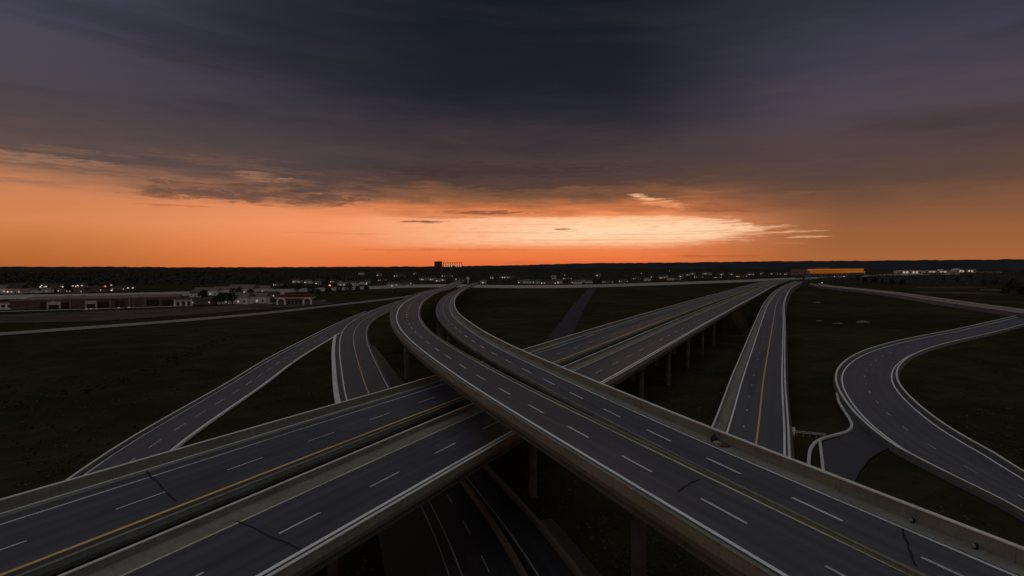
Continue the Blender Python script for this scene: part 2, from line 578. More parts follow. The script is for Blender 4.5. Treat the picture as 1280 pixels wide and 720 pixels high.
# ================================================================== THE WORLD
def make_world():
    w = bpy.data.worlds.new('World')
    scene.world = w
    w.use_nodes = True
    nt = w.node_tree
    bg = nt.nodes['Background']
    tc = nt.nodes.new('ShaderNodeTexCoord')
    sp = nt.nodes.new('ShaderNodeSeparateXYZ')
    nt.links.new(tc.outputs['Generated'], sp.inputs[0])
    x, y, z = [X(nt, sp.outputs[i]) for i in range(3)]
    DEG = 180 / PI
    az = x.f('ARCTAN2', y) * DEG
    el = z.f('ARCSINE') * DEG
    # slow wind-drawn streaks
    n1 = noise(nt, vec(nt, az * .045, el * .42), 1.0, 5, .55, .3)
    n2 = noise(nt, vec(nt, az * .16 + 11.0, el * 1.25 + az * .05), 1.0, 6, .6, .4)
    n3 = noise(nt, vec(nt, az * .30 - 7.0, el * 2.6), 1.0, 6, .62, .2)
    amt = el.smooth(2.0, 7.5)
    elw = el + (n1 - .5) * 5.2 * amt + (n2 - .5) * 2.4 * amt + (n3 - .5) * (amt * 1.0 + .3)
    t = elw / 30.0

    def R(stops):
        return ramp(nt, t, [(max(0, e / 30.0), s2l(c)) for e, c in stops], 'B_SPLINE' if False else 'LINEAR')
    left = R([(0, (180, 100, 48)), (1.5, (192, 114, 58)), (3.4, (212, 132, 80)), (5.6, (200, 128, 86)), (7.6, (150, 106, 82)), (9.0, (98, 78, 72)), (11, (80, 69, 71)), (14, (76, 69, 78)), (19, (72, 70, 86)), (25, (64, 63, 78)), (30, (56, 57, 70))])
    mid = R([(0, (222, 118, 64)), (1.6, (234, 134, 80)), (3.6, (240, 148, 98)), (5.2, (232, 142, 94)), (6.6, (160, 108, 80)), (8.0, (88, 70, 66)), (10, (78, 66, 66)), (13.5, (66, 59, 66)), (17, (53, 51, 61)), (21, (40, 42, 53)), (26, (38, 41, 52))])
    cen = R([(0, (228, 110, 58)), (1.4, (240, 130, 76)), (2.8, (246, 154, 106)), (4.2, (252, 156, 104)), (5.3, (205, 118, 72)), (6.4, (138, 92, 64)), (7.8, (86, 64, 57)), (10.4, (70, 58, 59)), (14.0, (45, 42, 51)), (17, (31, 33, 42)), (25, (22, 28, 36))])
    rig = R([(0, (168, 100, 56)), (3, (150, 94, 58)), (5, (126, 84, 60)), (7, (98, 72, 61)), (9.5, (84, 66, 65)), (13, (78, 68, 77)), (17, (63, 60, 75)), (22, (48, 49, 62)), (30, (40, 42, 54))])
    c = mixc(nt, az.smooth(-42, -20), left, mid)
    c = mixc(nt, az.smooth(-26, -4), c, cen)
    c = mixc(nt, az.smooth(9, 31), c, rig)

    # the open slot of bright sky near the horizon
    n4 = noise(nt, vec(nt, az * .55 + 5.0, el * 5.2 - az * .10), 1.0, 7, .66, .25)
    h = (1.0 - (az + (n3 - .5) * 15 + (n4 - .5) * 12).smooth(14, 30)) * 1.66 + (n4 - .5) * .45
    dl_ = el + (n2 - .5) * .35 - 3.08
    d = dl_.f('ABSOLUTE')
    up_ = dl_.smooth(0.0, .6)
    slot = (1.0 - d.smooth(h - .95 + up_ * .65, h + .14)) * az.smooth(-20, 6) * h.smooth(.05, .5)
    c = mixc(nt, slot * (n4.smooth(.32, .56) * .42 + .54), c, s2l((255, 200, 156)))
    core = (1.0 - (el - 3.2).f('ABSOLUTE').smooth(.2, 1.4)) * az.smooth(-6, 9) * (1.0 - az.smooth(17, 24))
    c = mixc(nt, core * slot * (n4.smooth(.34, .56) * .5 + .35), c, s2l((255, 218, 176)))

    def streak(c, px, py, wpx, hpx, col, amount=.8, tilt=0.0, rag=.8):
        a0 = math.degrees(math.atan((px - 640) / F))
        e0 = math.degrees(math.atan((330 - py) / F * math.cos(math.radians(a0))))
        wa = math.degrees(wpx / F) * math.cos(math.radians(a0)) ** 2
        ha = math.degrees(hpx / F) * math.cos(math.radians(a0))
        da = az - a0
        de = el - e0 - da * tilt + (n3 - .5) * rag * ha * 2.2 + (n2 - .5) * rag * ha * 1.5
        q = (da / wa).f('POWER', 2.0) + (de / ha).f('POWER', 2.0)
        mk = (1.0 - q.smooth(.15, 1.15)) * n4.smooth(.58 - (1.0 - q) * .3, .66 - (1.0 - q) * .1)
        return mixc(nt, mk * amount, c, s2l(col))
    # bright torn wisps above the slot
    c = streak(c, 826, 254, 46, 7, (246, 160, 112), .75, -.16, 1.2)
    c = streak(c, 800, 246, 20, 4, (255, 196, 150), .7, -.2, 1.2)
    c = streak(c, 905, 263, 60, 4.5, (150, 88, 56), .7, 0, .8)
    c = streak(c, 1004, 296, 40, 1.8, (255, 196, 146), .55, .0, .7)
    c = streak(c, 980, 290, 60, 1.8, (255, 190, 136), .5, .0, .7)
    # dark bars in the slot
    for px, py, w_, h_, col, a in ((528, 277, 42, 2.6, (128, 74, 56), .9), (612, 266, 82, 3.2, (134, 80, 62), .85), (704, 286.5, 18, 2.2, (180, 96, 64), .8),
                                   (930, 278, 50, 1.8, (196, 112, 72), .8), (985, 287, 46, 2.2, (176, 100, 64), .8), (905, 320, 86, 2.4, (188, 92, 52), .75),
                                   (985, 304, 36, 2.4, (190, 110, 68), .7), (560, 312, 160, 2.4, (214, 104, 56), .6), (690, 328, 120, 2.6, (214, 104, 56), .5),
                                   (215, 257, 60, 2.4, (190, 112, 76), .75), (330, 257, 22, 2.6, (176, 104, 74), .7), (430, 292, 90, 2.2, (226, 128, 78), .5),
                                   (780, 318, 90, 1.8, (236, 132, 82), .5), (880, 289, 50, 1.4, (236, 160, 110), .6)):
        c = streak(c, px, py, w_, h_, col, a)
    # the ragged grey bank over the left of the horizon
    e_b = el - 6.05 + az * .012
    bank = (1.0 - (az + 24).f('ABSOLUTE').smooth(6, 16)) * (1.0 - e_b.f('ABSOLUTE').smooth(.4, 1.5))
    puff = noise(nt, vec(nt, az * .34 + 3.0, el * 1.9 + az * .02), 1.0, 8, .68, .5)
    c = mixc(nt, (bank * .42 + puff * 1.05).smooth(.76, .98) * .7 * bank.smooth(.02, .3), c, s2l((84, 64, 60)))
    c = streak(c, 392, 238, 56, 8, (82, 63, 60), .75, -.03, 1.5)
    c = streak(c, 330, 222, 60, 7, (188, 134, 100), .4, -.05, 1.5)
    c = streak(c, 250, 241, 90, 4, (110, 80, 70), .6, -.01, 1.4)
    c = streak(c, 300, 234, 80, 6, (116, 86, 74), .55, 0, 1.6)
    c = streak(c, 215, 232, 110, 6, (150, 104, 80), .6, 0, 1.6)
    c = streak(c, 300, 207, 150, 7, (120, 88, 76), .45, -.06, 1.0)
    # long dark belly of the deck and its lifted green-brown hem
    c = streak(c, 640, 214, 260, 13, (66, 52, 52), .6, 0, .8)
    c = streak(c, 560, 240, 120, 8, (128, 92, 62), .45, 0, .8)
    c = streak(c, 760, 238, 150, 8, (136, 88, 58), .5, 0, .9)

    for px, py, w_, h_, col, a in ((50, 200, 150, 9, (176, 128, 98), .5), (150, 216, 110, 5, (118, 88, 76), .55), (30, 226, 90, 4, (150, 108, 84), .5), (90, 190, 120, 6, (128, 96, 82), .45),
                                   (560, 272, 70, 2, (190, 104, 66), .6), (740, 300, 150, 1.6, (246, 164, 114), .65), (620, 291, 120, 1.5, (244, 158, 108), .6), (820, 293, 110, 1.4, (246, 166, 116), .6), (860, 304, 90, 1.6, (240, 150, 100), .65), (940, 290, 60, 1.5, (206, 118, 74), .7), (660, 281, 90, 1.4, (246, 164, 116), .55), (820, 276, 90, 1.6, (248, 176, 126), .6), (700, 309, 180, 1.8, (246, 150, 98), .6),
                                   (1010, 282, 50, 2.4, (170, 100, 64), .6), (300, 200, 110, 5, (104, 82, 74), .4), (960, 244, 120, 4, (128, 86, 60), .5), (880, 226, 160, 6, (104, 76, 62), .45)):
        c = streak(c, px, py, w_, h_, col, a)
    # thicker and thinner places in the deck
    n5 = noise(nt, vec(nt, az * .024 + 3.0, el * .20 + az * .006), 1.0, 6, .55, .25)
    dk = el.smooth(6.5, 11.0)
    c = mixc(nt, n5.smooth(.46, .30) * dk * .32, c, (.012, .012, .017))
    c = mixc(nt, n5.smooth(.54, .72) * dk * .10, c, (.075, .062, .075))
    # the high sky (above the picture): brightened unseen, overhead and behind, to light the scene
    sky = nt.nodes.new('ShaderNodeTexSky')
    sky.sky_type = 'NISHITA'
    sky.sun_disc = False
    sky.sun_elevation = math.radians(1.5)
    sky.sun_rotation = math.radians(12)
    sky.altitude = 200
    sky.air_density = 1.2
    sky.dust_density = 2.0
    hs = mixc(nt, 1.0, X(nt, sky.outputs[0]), (SKY_K * .98, SKY_K, SKY_K * 1.02), 'MULTIPLY')
    hs = mixc(nt, .5, hs, (.36, .335, .345))
    bk = y.smooth(.15, -.55)
    c = mixc(nt, el.smooth(29 - bk * 22, 62 - bk * 18), c, hs)
    # below the horizon: nothing but dark land
    c = mixc(nt, el.smooth(-.2, -1.5), c, (.006, .006, .005))
    nt.links.new(c.s, bg.inputs['Color'])
    bg.inputs['Strength'].default_value = 1.0


SKY_K = 0.40
make_world()
sun_d = bpy.data.lights.new('sun', 'SUN')
sun_d.energy = 0.05
sun_d.angle = math.radians(4)
sun_d.color = (1.0, .50, .22)
sun = bpy.data.objects.new('sun', sun_d)
COL.objects.link(sun)
sun.rotation_euler = (math.radians(88.5), 0, math.radians(180 - 12))

scene.view_settings.view_transform = 'Standard'
scene.view_settings.look = 'None'
scene.view_settings.exposure = 0
scene.view_settings.gamma = 1
scene.view_settings.use_curve_mapping = False
scene.cycles.max_bounces = 5
scene.cycles.diffuse_bounces = 3
scene.cycles.use_denoising = True

# ================================================================== ROADS (reference lines)
def P_(pts, z):
    return [bp(x, y, z) for x, y in pts]


def zlerp(y, a, b, za, zb):
    t = min(max((y - a) / (b - a), 0), 1)
    t = t * t * (3 - 2 * t)
    return za + (zb - za) * t


ZA, ZB = 18.5, 12.0
# flyover, near carriageway: its left white edge line, from far to near
a_pts = [(548, 362, 15.0), (533.8, 365, 16.0), (516, 372.5, 17.5), (503.5, 380, 18.3), (497, 389, ZA), (495.2, 397.5, ZA), (498.5, 408, ZA), (505.5, 418, ZA), (525.8, 436.5, ZA), (546.7, 452, ZA), (585.8, 480, ZA), (637.2, 512, ZA),
         (699.7, 550.3, ZA), (815.8, 620, ZA), (854, 643.3, ZA), (980, 719.3, ZA)]
PA = Path([bp(572, 352, 11.0)] + [bp(*p) for p in a_pts], smooth=14, ext1=45, flip=True, k=lambda p: 1.0 + .22 * min(max((p.y - 150) / 90, 0), 1))
# flyover, far carriageway: its right white edge line, from far to near
ar_pts = [(578, 362.5, 15.0), (567, 371, 17.0), (562.5, 380, 18.2), (565, 393.8, ZA), (580, 408, ZA), (600.8, 423, ZA), (619.6, 434, ZA), (640, 444.5, ZA), (763.8, 502, ZA), (860, 545.4, ZA), (922.5, 573, ZA), (1040, 622, ZA),
          (1160, 674, ZA), (1265, 719, ZA)]
PR = Path([bp(597, 353.5, 11.0)] + [bp(*p) for p in ar_pts], smooth=14, ext1=45, flip=True)
# overpass, near carriageway: right white edge line, near to far
br_pts = [(326.9, 718.5), (427, 661.5), (520, 608), (620.3, 549.5), (752.5, 477.5), (872.5, 408.8)]
PBR = Path(P_(br_pts, ZB) + [bp(925, 380, 11.0), bp(947.5, 368, 9.5), bp(968, 357, 6.5), bp(986, 350.5, 3.5)], smooth=30, ext0=90)
# overpass, far carriageway: its yellow line runs parallel to the near carriageway
PBL = Path([PBR.pt(q, -18.5) for q in PBR.S[::3]], smooth=4, k=lambda p: 1.07 - .13 * min(max((p.y - 45) / 55, 0), 1))
# ground road under the overpass: its centre line, far to near
c_pts = [(530, 369), (505, 377), (480, 386.5), (461, 396), (447, 406.5), (442, 418.8), (443.5, 437.5), (450.8, 462.5), (460.8, 492.7), (510, 590), (561.5, 686), (571.5, 719.5)]
PC = Path(P_(c_pts, 0.1), smooth=16, ext1=40, flip=True)
# ramp parting from it to the left: centre line, far to near
e_pts = [(478, 385), (452, 395.5), (426, 408), (398.5, 423), (346, 452.5), (306, 480), (246, 517), (179, 559.5), (134, 594), (96, 625)]
PE = Path(P_(e_pts, 0.06), smooth=16, ext1=70)
# raised ramp on the right: its orange line, near to far
d_pts = [(937, 606, 4.0), (941, 580, 4.0), (948, 535, 4.0), (953.5, 480, 4.3), (960, 440, 5.2), (966, 405, 7.0), (971.3, 378, 7.5), (984, 360, 6.0), (1000, 352, 4.0)]
PD = Path([bp(*p) for p in d_pts], smooth=16)
# looping ramp far right: centre line, far to near
f_pts = [(1290, 397), (1218, 415), (1147, 430.5), (1105, 445), (1086, 460), (1081.5, 472), (1085, 485), (1100, 505), (1137, 540), (1197, 577), (1262, 613), (1320, 643)]
PF = Path(P_(f_pts, 0.25), smooth=16, ext0=60, ext1=60, k=lambda p: 1.0 - .36 * min(max((110 - p.y) / 24, 0), 1))
# side road below the flyover, right of the ground road: its right kerb, far to near
k_pts = [(470, 432), (482, 448), (503, 473), (560, 535), (653, 633), (684, 664), (724, 719)]
PK = Path(P_(k_pts, 0.02), smooth=16, ext1=30, flip=True)
# faint road crossing the middle meadow, far to near
j_pts = [(742, 359.5), (725, 382), (708.5, 409), (690, 438), (664, 478)]
PJ = Path(P_(j_pts, 0.06), smooth=10, flip=True)
# frontage road on the left, from left to right: near edge
g_pts = [(-120, 427), (0, 419), (80, 412.8), (137, 408.8), (230, 401.5), (320, 393.5), (400, 384.5), (455, 378), (490, 374), (530, 368)]
PG = Path(P_(g_pts, 0.1), smooth=20)
# connector on the right: near edge, from the junction out to the right
q_pts = [(1012, 355), (1030, 358), (1110, 367), (1185, 378.5), (1280, 392), (1400, 409)]
PQ = Path(P_(q_pts, 3.0), smooth=16)
# cross highway beyond the meadow, left to right: near edge
h_pts = [(-200, 377), (150, 371), (320, 366.5), (430, 362.5), (545, 358.5), (640, 360), (740, 359), (815, 356.5), (915, 353), (985, 349.5), (1040, 347.5), (1110, 344.5), (1200, 343)]
PH = Path(P_(h_pts, 0.1), step=10, smooth=20)


# ------------------------------------------------------------------ bridges
def s_at(path, px, py, z):
    w = bp(px, py, z)
    return path.nearest(w.x, w.y)[0]


def deck_bridge(name, label, path, o_l, o_r, asph, wl, wr, road_l, road_r, base, group, depth=1.55, girders=4, mat='asphalt_high', s1=None):
    """one carriageway on girders: slab, asphalt, shoulders, parapets; wl / wr = (offset of inner face, height, thickness)"""
    t = thing(name, label, 'bridge', base, group)
    L = s1 or path.L
    outl, outr = wl[0] - wl[2], wr[0] + wr[2]
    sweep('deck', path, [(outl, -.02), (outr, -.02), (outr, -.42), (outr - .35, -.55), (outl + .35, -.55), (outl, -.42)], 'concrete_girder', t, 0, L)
    strip('road_surface', path, road_l, road_r, .02, mat, t, 0, L)
    if road_l - wl[0] > .05:
        strip('shoulder', path, wl[0], road_l - .003, .016, 'concrete_deck', t, 0, L)
    if wr[0] - road_r > .05:
        strip('shoulder', path, road_r + .003, wr[0], .016, 'concrete_deck', t, 0, L)
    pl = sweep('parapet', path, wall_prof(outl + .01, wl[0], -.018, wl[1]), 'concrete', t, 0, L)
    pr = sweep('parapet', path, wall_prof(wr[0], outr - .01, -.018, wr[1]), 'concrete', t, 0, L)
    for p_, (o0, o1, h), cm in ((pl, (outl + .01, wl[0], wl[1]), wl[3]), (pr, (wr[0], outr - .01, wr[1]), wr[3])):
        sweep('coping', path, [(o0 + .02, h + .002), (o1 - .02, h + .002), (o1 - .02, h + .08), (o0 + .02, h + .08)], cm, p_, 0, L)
    lo, hi = outl + 1.15, outr - 1.15
    for i in range(girders):
        c = lo + (hi - lo) * i / (girders - 1)
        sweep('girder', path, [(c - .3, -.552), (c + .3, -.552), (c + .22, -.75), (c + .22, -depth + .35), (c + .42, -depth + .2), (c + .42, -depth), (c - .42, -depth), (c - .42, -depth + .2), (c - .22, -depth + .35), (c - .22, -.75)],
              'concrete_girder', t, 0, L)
    return t


def joint(path, a, b, z, parent, w=.13):
    wa, wb = bp(*a, z), bp(*b, z)
    s, o0, _ = path.nearest(wa.x, wa.y)
    s2, o1, _ = path.nearest(wb.x, wb.y)
    R0 = path.at(s)[1]
    # nearest() snaps to a station: recover the exact distance along the path
    d0, d1 = wa - path.at(s)[0], wb - path.at(s2)[0]
    R1 = path.at(s2)[1]
    s += d0.dot(Vector((-R0.y, R0.x, 0))) * path.sg
    s2 += d1.dot(Vector((-R1.y, R1.x, 0))) * path.sg
    kk = path.k(path.at(s)[0]) if path.k else 1.0
    o0, o1, skew = o0 / kk, o1 / kk, s2 - s
    n = 10
    V, FC, UV = [], [], []
    for i in range(n + 1):
        f = i / n
        o = o0 + (o1 - o0) * f
        wob = random.uniform(-.10, .10)
        ww = .65 * w * random.uniform(.6, 1.5)
        for d in (-ww, ww):
            V.append(path.pt(s + skew * f + wob + d, o, .058))
            UV.append((o, d))
    for i in range(n):
        FC.append((2 * i, 2 * i + 1, 2 * i + 3, 2 * i + 2))
    return link('expansion_joint', mesh('expansion_joint', V, FC, UV), 'tar', parent)


GROUND_ROADS = [(PC, -8.5, 8.5), (PK, -6, -.4), (PE, -6, 6), (PD, -8, 8), (PF, -8.5, 9), (PJ, -6.5, 6.5), (PG, -12, 2)]


def blocked(x, y, margin=1.2, extra=()):
    for pth, a, b in GROUND_ROADS + list(extra):
        s, off, d = pth.nearest(x, y)
        if a - margin < off < b + margin and d < max(abs(a), abs(b)) + margin + 3 and 1 < s < pth.L - 1:
            return True
    return False


def bents(t, path, offs, cap0, cap1, s_list, depth, r, extra=(), gap=.02):
    for s in s_list:
        pts = [path.pt(s, o) for o in offs]
        pts = [p for p in pts if p.y < 285 and not blocked(p.x, p.y, .8, extra)]
        if not pts:
            continue
        p, rt = path.at(s)
        if p.z - depth < 3:
            continue
        fw = Vector((-rt.y, rt.x, 0))
        zt = p.z - depth - gap
        # cap beam across the columns
        full = len(pts) == len(offs)
        lo, hi = (cap0, cap1) if full or len(offs) == 1 else (min((q - p).dot(rt) for q in pts) - 1.5, max((q - p).dot(rt) for q in pts) + 1.5)
        V = []
        poly = [(lo, zt), (hi, zt), (hi, zt - .6), (hi - .9, zt - 1.1), (lo + .9, zt - 1.1), (lo, zt - .6)]
        for d in (-.65, .65):
            for o, z in poly:
                w = p + rt * o + fw * d
                V.append((w.x, w.y, z))
        k = len(poly)
        FC = [tuple(range(k)), tuple(reversed(range(k, 2 * k)))] + [((i + 1) % k, i, k + i, k + (i + 1) % k) for i in range(k)]
        link('pier_cap', mesh('pier_cap', V, FC), 'pier', t)
        for q in pts:
            mb = MB()
            mb.tube((q.x, q.y, -.3), (q.x, q.y, zt - 1.08), r, r, 14)
            mb.build('pier', 'pier', t)


HALF_A = thing_base = bp(640, 560, 0)
near_a = deck_bridge('flyover_bridge', 'nearer curved flyover carriageway with bright white left edge line and two lanes', PA, 0, 7, None,
                     (-1.65, .80, .38, 'concrete'), (7.15, .14, .32, 'concrete_deck'), -.9, 7.15, (0, 60, 0), 'carriageways of the curved flyover')
edge_line(PA, 0, 'white', near_a, .34)
edge_line(PA, 6.85, 'cream', near_a, .24)
sA = s_at(PA, 659.7, 505.8, ZA)
cyc = (bp(709.7, 533, ZA) - bp(774.4, 570.5, ZA)).length
dl = (bp(774.4, 570.5, ZA) - bp(811.5, 591, ZA)).length
dashes(PA, 3.15, 'white_worn', near_a, sA % cyc, cyc, dl, PA.L, .25)
joint(PA, (875, 599), (846, 615), ZA, near_a)

far_a = deck_bridge('flyover_bridge', 'farther curved flyover carriageway with wide right shoulder and tall right parapet', PR, 0, 7, None,
                    (-5.45, .28, .30, 'concrete_deck'), (1.75, 1.0, .42, 'concrete_top'), -5.2, .35, (18, 60, 0), 'carriageways of the curved flyover')
edge_line(PR, 0, 'white_worn', far_a, .28)
sR = s_at(PR, 741.2, 508.6, ZA)
cyc2 = (bp(796, 533.3, ZA) - bp(867.8, 566.8, ZA)).length
dl2 = (bp(796, 533.3, ZA) - bp(822.2, 547.4, ZA)).length
dashes(PR, -2.95, 'white_worn', far_a, sR % cyc2, cyc2, dl2, PR.L, .25)
joint(PR, (1128, 661), (1144, 708), ZA, far_a)

near_b = deck_bridge('overpass_bridge', 'near straight overpass carriageway, bright white right edge line, thin yellow left line', PBR, 0, 0, None,
                     (-12.4, .72, .36, 'concrete_top'), (1.85, .86, .38, 'concrete_top'), -9.9, .85, bp(430, 640, 0) * .9, 'carriageways of the straight overpass', mat='asphalt_mid')
near_b.location.z = 0
edge_line(PBR, 0, 'white', near_b, .42)
edge_line(PBR, -9.75, 'cream', near_b, .28)
sB = s_at(PBR, 462.7, 607.7, ZB)
cyc3 = (bp(462.7, 607.7, ZB) - bp(543, 566.7, ZB)).length
dl3 = (bp(462.7, 607.7, ZB) - bp(497, 589.3, ZB)).length
dashes(PBR, -4.4, 'white_worn', near_b, sB % cyc3, cyc3, dl3, PBR.L, .25)
joint(PBR, (297, 652), (376, 688), ZB, near_b, .14)

far_b = deck_bridge('overpass_bridge', 'far straight overpass carriageway, bold orange yellow right edge line, high left parapet', PBL, 0, 0, None,
                    (-13.6, 1.25, .42, 'concrete_top'), (2.1, .46, .45, 'concrete_deck'), -12.4, .32, bp(200, 600, 0), 'carriageways of the straight overpass', mat='asphalt_mid')
far_b.location.z = 0
edge_line(PBL, -10.5, 'white_worn', far_b, .26)
edge_line(PBL, 0, 'yellow', far_b, .42)
sBL = s_at(PBL, 278.5, 590, ZB)
dashes(PBL, -4.75, 'white_worn', far_b, sBL % cyc3, cyc3, dl3, PBL.L, .22)
joint(PBL, (183, 590), (221, 627), ZB, far_b, .15)
# brown wind-blown grit along the inside shoulder
strip('grit_strip', PBL, .323, 2.09, .024, 'asphalt_brown', far_b)
strip('gutter', PBL, -13.58, -13.2, .034, 'concrete_top', far_b)

exB = [(PBR, -13, 2.5), (PBL, -15, 5.6)]
w0 = Vector((3.55, 84.0, 0))
s0 = PA.nearest(w0.x, w0.y)[0]
sl = [s0 + 27 * i for i in range(-14, 6) if 10 < s0 + 27 * i < PA.L - 5]
bents(near_a, PA, (2.8,), -.4, 6.2, sl, 1.55, .80, exB)
s0r, o0r, _ = PR.nearest(w0.x, w0.y)
o0r = min(max(o0r, -4.6), .6)
sl = [s0r + 27 * i for i in range(-14, 6) if 10 < s0r + 27 * i < PR.L - 5]
bents(far_a, PR, (o0r,), -5.0, 1.2, sl, 1.55, .80, exB)
wb = bp(863.7, 460, 0)
sb = PBR.nearest(wb.x, wb.y)[0]
sl = [sb + 32 * i for i in range(-10, 11) if 10 < sb + 28 * i < PBR.L - 10]
bents(near_b, PBR, (.7, -10.2), -11.8, 1.5, sl, 1.55, .62)
sl2 = [PBL.nearest(*PBR.pt(s, -20).xy)[0] for s in sl]
bents(far_b, PBL, (-12, .6), -13.4, 1.8, sl2, 1.55, .62)


sE = next(PBR.S[i] for i in range(PBR.n) if PBR.P[i].y > 300)
tag(sweep('embankment', PBR, [(-33.5, -1.7), (2.4, -1.7), (8.5, ('abs', -.3)), (-40, ('abs', -.3))], 'meadow', None, sE, PBR.L), kind='structure')

# ------------------------------------------------------------------ ground roads
def road(name, label_kind, path, o0, o1, mat, base=None, s0=0, s1=None, dz=0.0):
    o = strip(name, path, o0, o1, dz, mat, None, s0, s1)
    tag(o, kind='structure')
    return o


def barrier(label, path, o0, o1, h, mat='concrete', s0=0.0, s1=None, zb=-.05, group=None, coping=True, name='concrete_barrier'):
    s1 = path.L if s1 is None else s1
    p = path.pt((s0 + s1) / 2, (o0 + o1) / 2)
    t = thing(name, label, 'barrier', (p.x, p.y, p.z), group)
    sweep('barrier_wall', path, wall_prof(o0, o1, zb, h), mat, t, s0, s1)
    if coping:
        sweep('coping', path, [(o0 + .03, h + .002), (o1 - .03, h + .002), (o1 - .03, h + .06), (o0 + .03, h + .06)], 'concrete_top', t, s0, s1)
    return t


# road under the overpass
s_bend = s_at(PC, 446, 446, 0)
sC2 = PC.nearest(*bp(510, 590, 0).xy)[0]
rc = road('slip_road', '', PC, -8.0, 7.2, 'asphalt_low', s1=sC2 - 30)
strip('shaded_road_surface', PC, -8.0, 7.2, 0, 'asphalt_dark', rc, sC2 - 29.9)  # same road, shade beneath the bridges put into darker asphalt
edge_line(PC, -6.3, 'white', rc, .34, .012, 0, sC2)
edge_line(PC, 6.2, 'white_worn', rc, .3, .012, 0, sC2)
edge_line(PC, 0, 'white_worn', rc, .26, .012, 0, s_bend)
edge_line(PC, 0, 'orange', rc, .30, .012, s_bend, sC2)
edge_line(PC, -.75, 'white_shaded', rc, .16, .012, sC2, PC.L)
edge_line(PC, .75, 'white_shaded', rc, .16, .012, sC2, PC.L)
dashes(PC, 4.0, 'white_shaded', rc, sC2 + 3, 10, 4, PC.L, .16, .012)
sW0 = s_at(PC, 431, 421, 0)
barrier('pale concrete wall along the left of the curving slip road by the grass wedge', PC, -9.5, -8.1, .95, 'concrete_pale', sW0, sC2)
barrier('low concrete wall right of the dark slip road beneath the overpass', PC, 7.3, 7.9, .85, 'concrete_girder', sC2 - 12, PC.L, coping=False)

# ramp to the left
re_ = road('exit_ramp', '', PE, -6.2, 4.7, 'asphalt_low', s0=16)
strip('gore_area', PE, -13.5, -6.203, -.02, 'asphalt_low', re_, 30, s_at(PE, 412, 414, 0) + 4)
edge_line(PE, -5.8, 'white', re_, .42, .012, 40)
edge_line(PE, 4.1, 'white_worn', re_, .32, .012, 50)
dashes(PE, -.9, 'white_worn', re_, 60, 12, 6, PE.L, .2, .012)
barrier('pale concrete wall on the wedge side of the exit ramp, starting at the fork', PE, -6.8, -6.35, .3, 'concrete_pale', s_at(PE, 412, 414, 0) + 8, coping=False)
barrier('long low concrete wall on the meadow side of the exit ramp at far left', PE, 4.8, 5.3, .55, 'concrete', s_at(PE, 455, 390, 0))

# side road by the flyover piers
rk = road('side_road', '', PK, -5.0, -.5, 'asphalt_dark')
edge_line(PK, -4.6, 'white_shaded', rk, .2, .012, s_at(PK, 600, 580, 0))
sK0 = s_at(PK, 600, 580, 0)
barrier('low concrete wall between the dark side road and its walkway beneath the flyover', PK, -.45, .25, .75, 'concrete_girder', sK0 - 12, coping=False)
rw = strip('walkway', PK, .27, 2.6, .03, 'asphalt_brown', None, PK.nearest(*bp(662, 646, 0).xy)[0])
tag(rw, kind='structure')

# faint meadow road
jm = mat_asphalt('asphalt_faded', (.030, .031, .042), (.046, .047, .060), .95)
jm.node_tree.nodes['Principled BSDF'].inputs['Specular IOR Level'].default_value = .05
tag(strip('meadow_road', PJ, -6.2, 5.2, 0.0, jm), kind='structure')

# raised ramp on the right, on its own retaining walls
rd = sweep('raised_ramp', PD, [(-8.4, .0), (5.9, .0), (6.6, ('abs', -.2)), (-9.2, ('abs', -.2))], 'concrete_girder')
tag(rd, kind='structure')
strip('road_surface', PD, -5.9, 5.2, .02, 'asphalt_low', rd)
strip('shoulder', PD, -8.3, -5.903, .016, 'concrete_deck', rd)
edge_line(PD, -5.4, 'white', rd, .34)
sOr = s_at(PD, 966, 405, 7)
edge_line(PD, 0, 'orange', rd, .36, .05, 0, sOr)
edge_line(PD, 0, 'cream', rd, .30, .05, sOr)
edge_line(PD, 4.75, 'white', rd, .40)
dashes(PD, -2.7, 'white_worn', rd, 4, 14, .9, PD.L * .6, .3)
barrier('concrete wall along the left of the raised ramp with the orange line', PD, -8.35, -7.95, .8, 'concrete', zb=.005)
barrier('thin pale concrete wall along the right of the raised ramp with the orange line', PD, 5.25, 5.65, .7, 'concrete_pale', zb=.005)

# looping ramp
rf = sweep('loop_ramp', PF, [(-8.6, .0), (8.8, .0), (9.2, ('abs', -.2)), (-9.0, ('abs', -.2))], 'asphalt_low')
tag(rf, kind='structure')
sF_end = s_at(PF, 1174, 580, 0)
# (right of the path is the outer, camera-left side on the way in)
edge_line(PF, 6.7, 'white', rf, .38, .03, 0, sF_end + 0)
edge_line(PF, -6.9, 'white', rf, .38, .03)
dashes(PF, .4, 'white_worn', rf, 12, 13, 3.4, PF.L, .16, .03)
barrier('concrete wall along the outer bend of the looping ramp at right', PF, 8.1, 8.7, .8, 'concrete', zb=.005)
barrier('concrete wall along the inner grass side of the looping ramp at right', PF, -8.5, -7.95, .8, 'concrete', zb=.005)

# frontage road
rg = road('frontage_road', '', PG, -9.5, 0, 'asphalt_brown')
barrier('long pale concrete wall along the frontage road across the left meadow', PG, 0.1, .7, 1.25, 'concrete_pale', zb=-.1)

# connector on the right
rq = sweep('connector_road', PQ, [(-13, 0), (0, 0), (2, ('abs', -.1)), (-15, ('abs', -.1))], 'asphalt_low')
tag(rq, kind='structure')
barrier('near pale wall of the connector road running to the right edge', PQ, -.6, -.05, 1.2, 'concrete_pale', zb=.005)
barrier('far pale wall of the connector road running to the right edge', PQ, -12.9, -12.3, 1.3, 'concrete_pale', zb=.005)

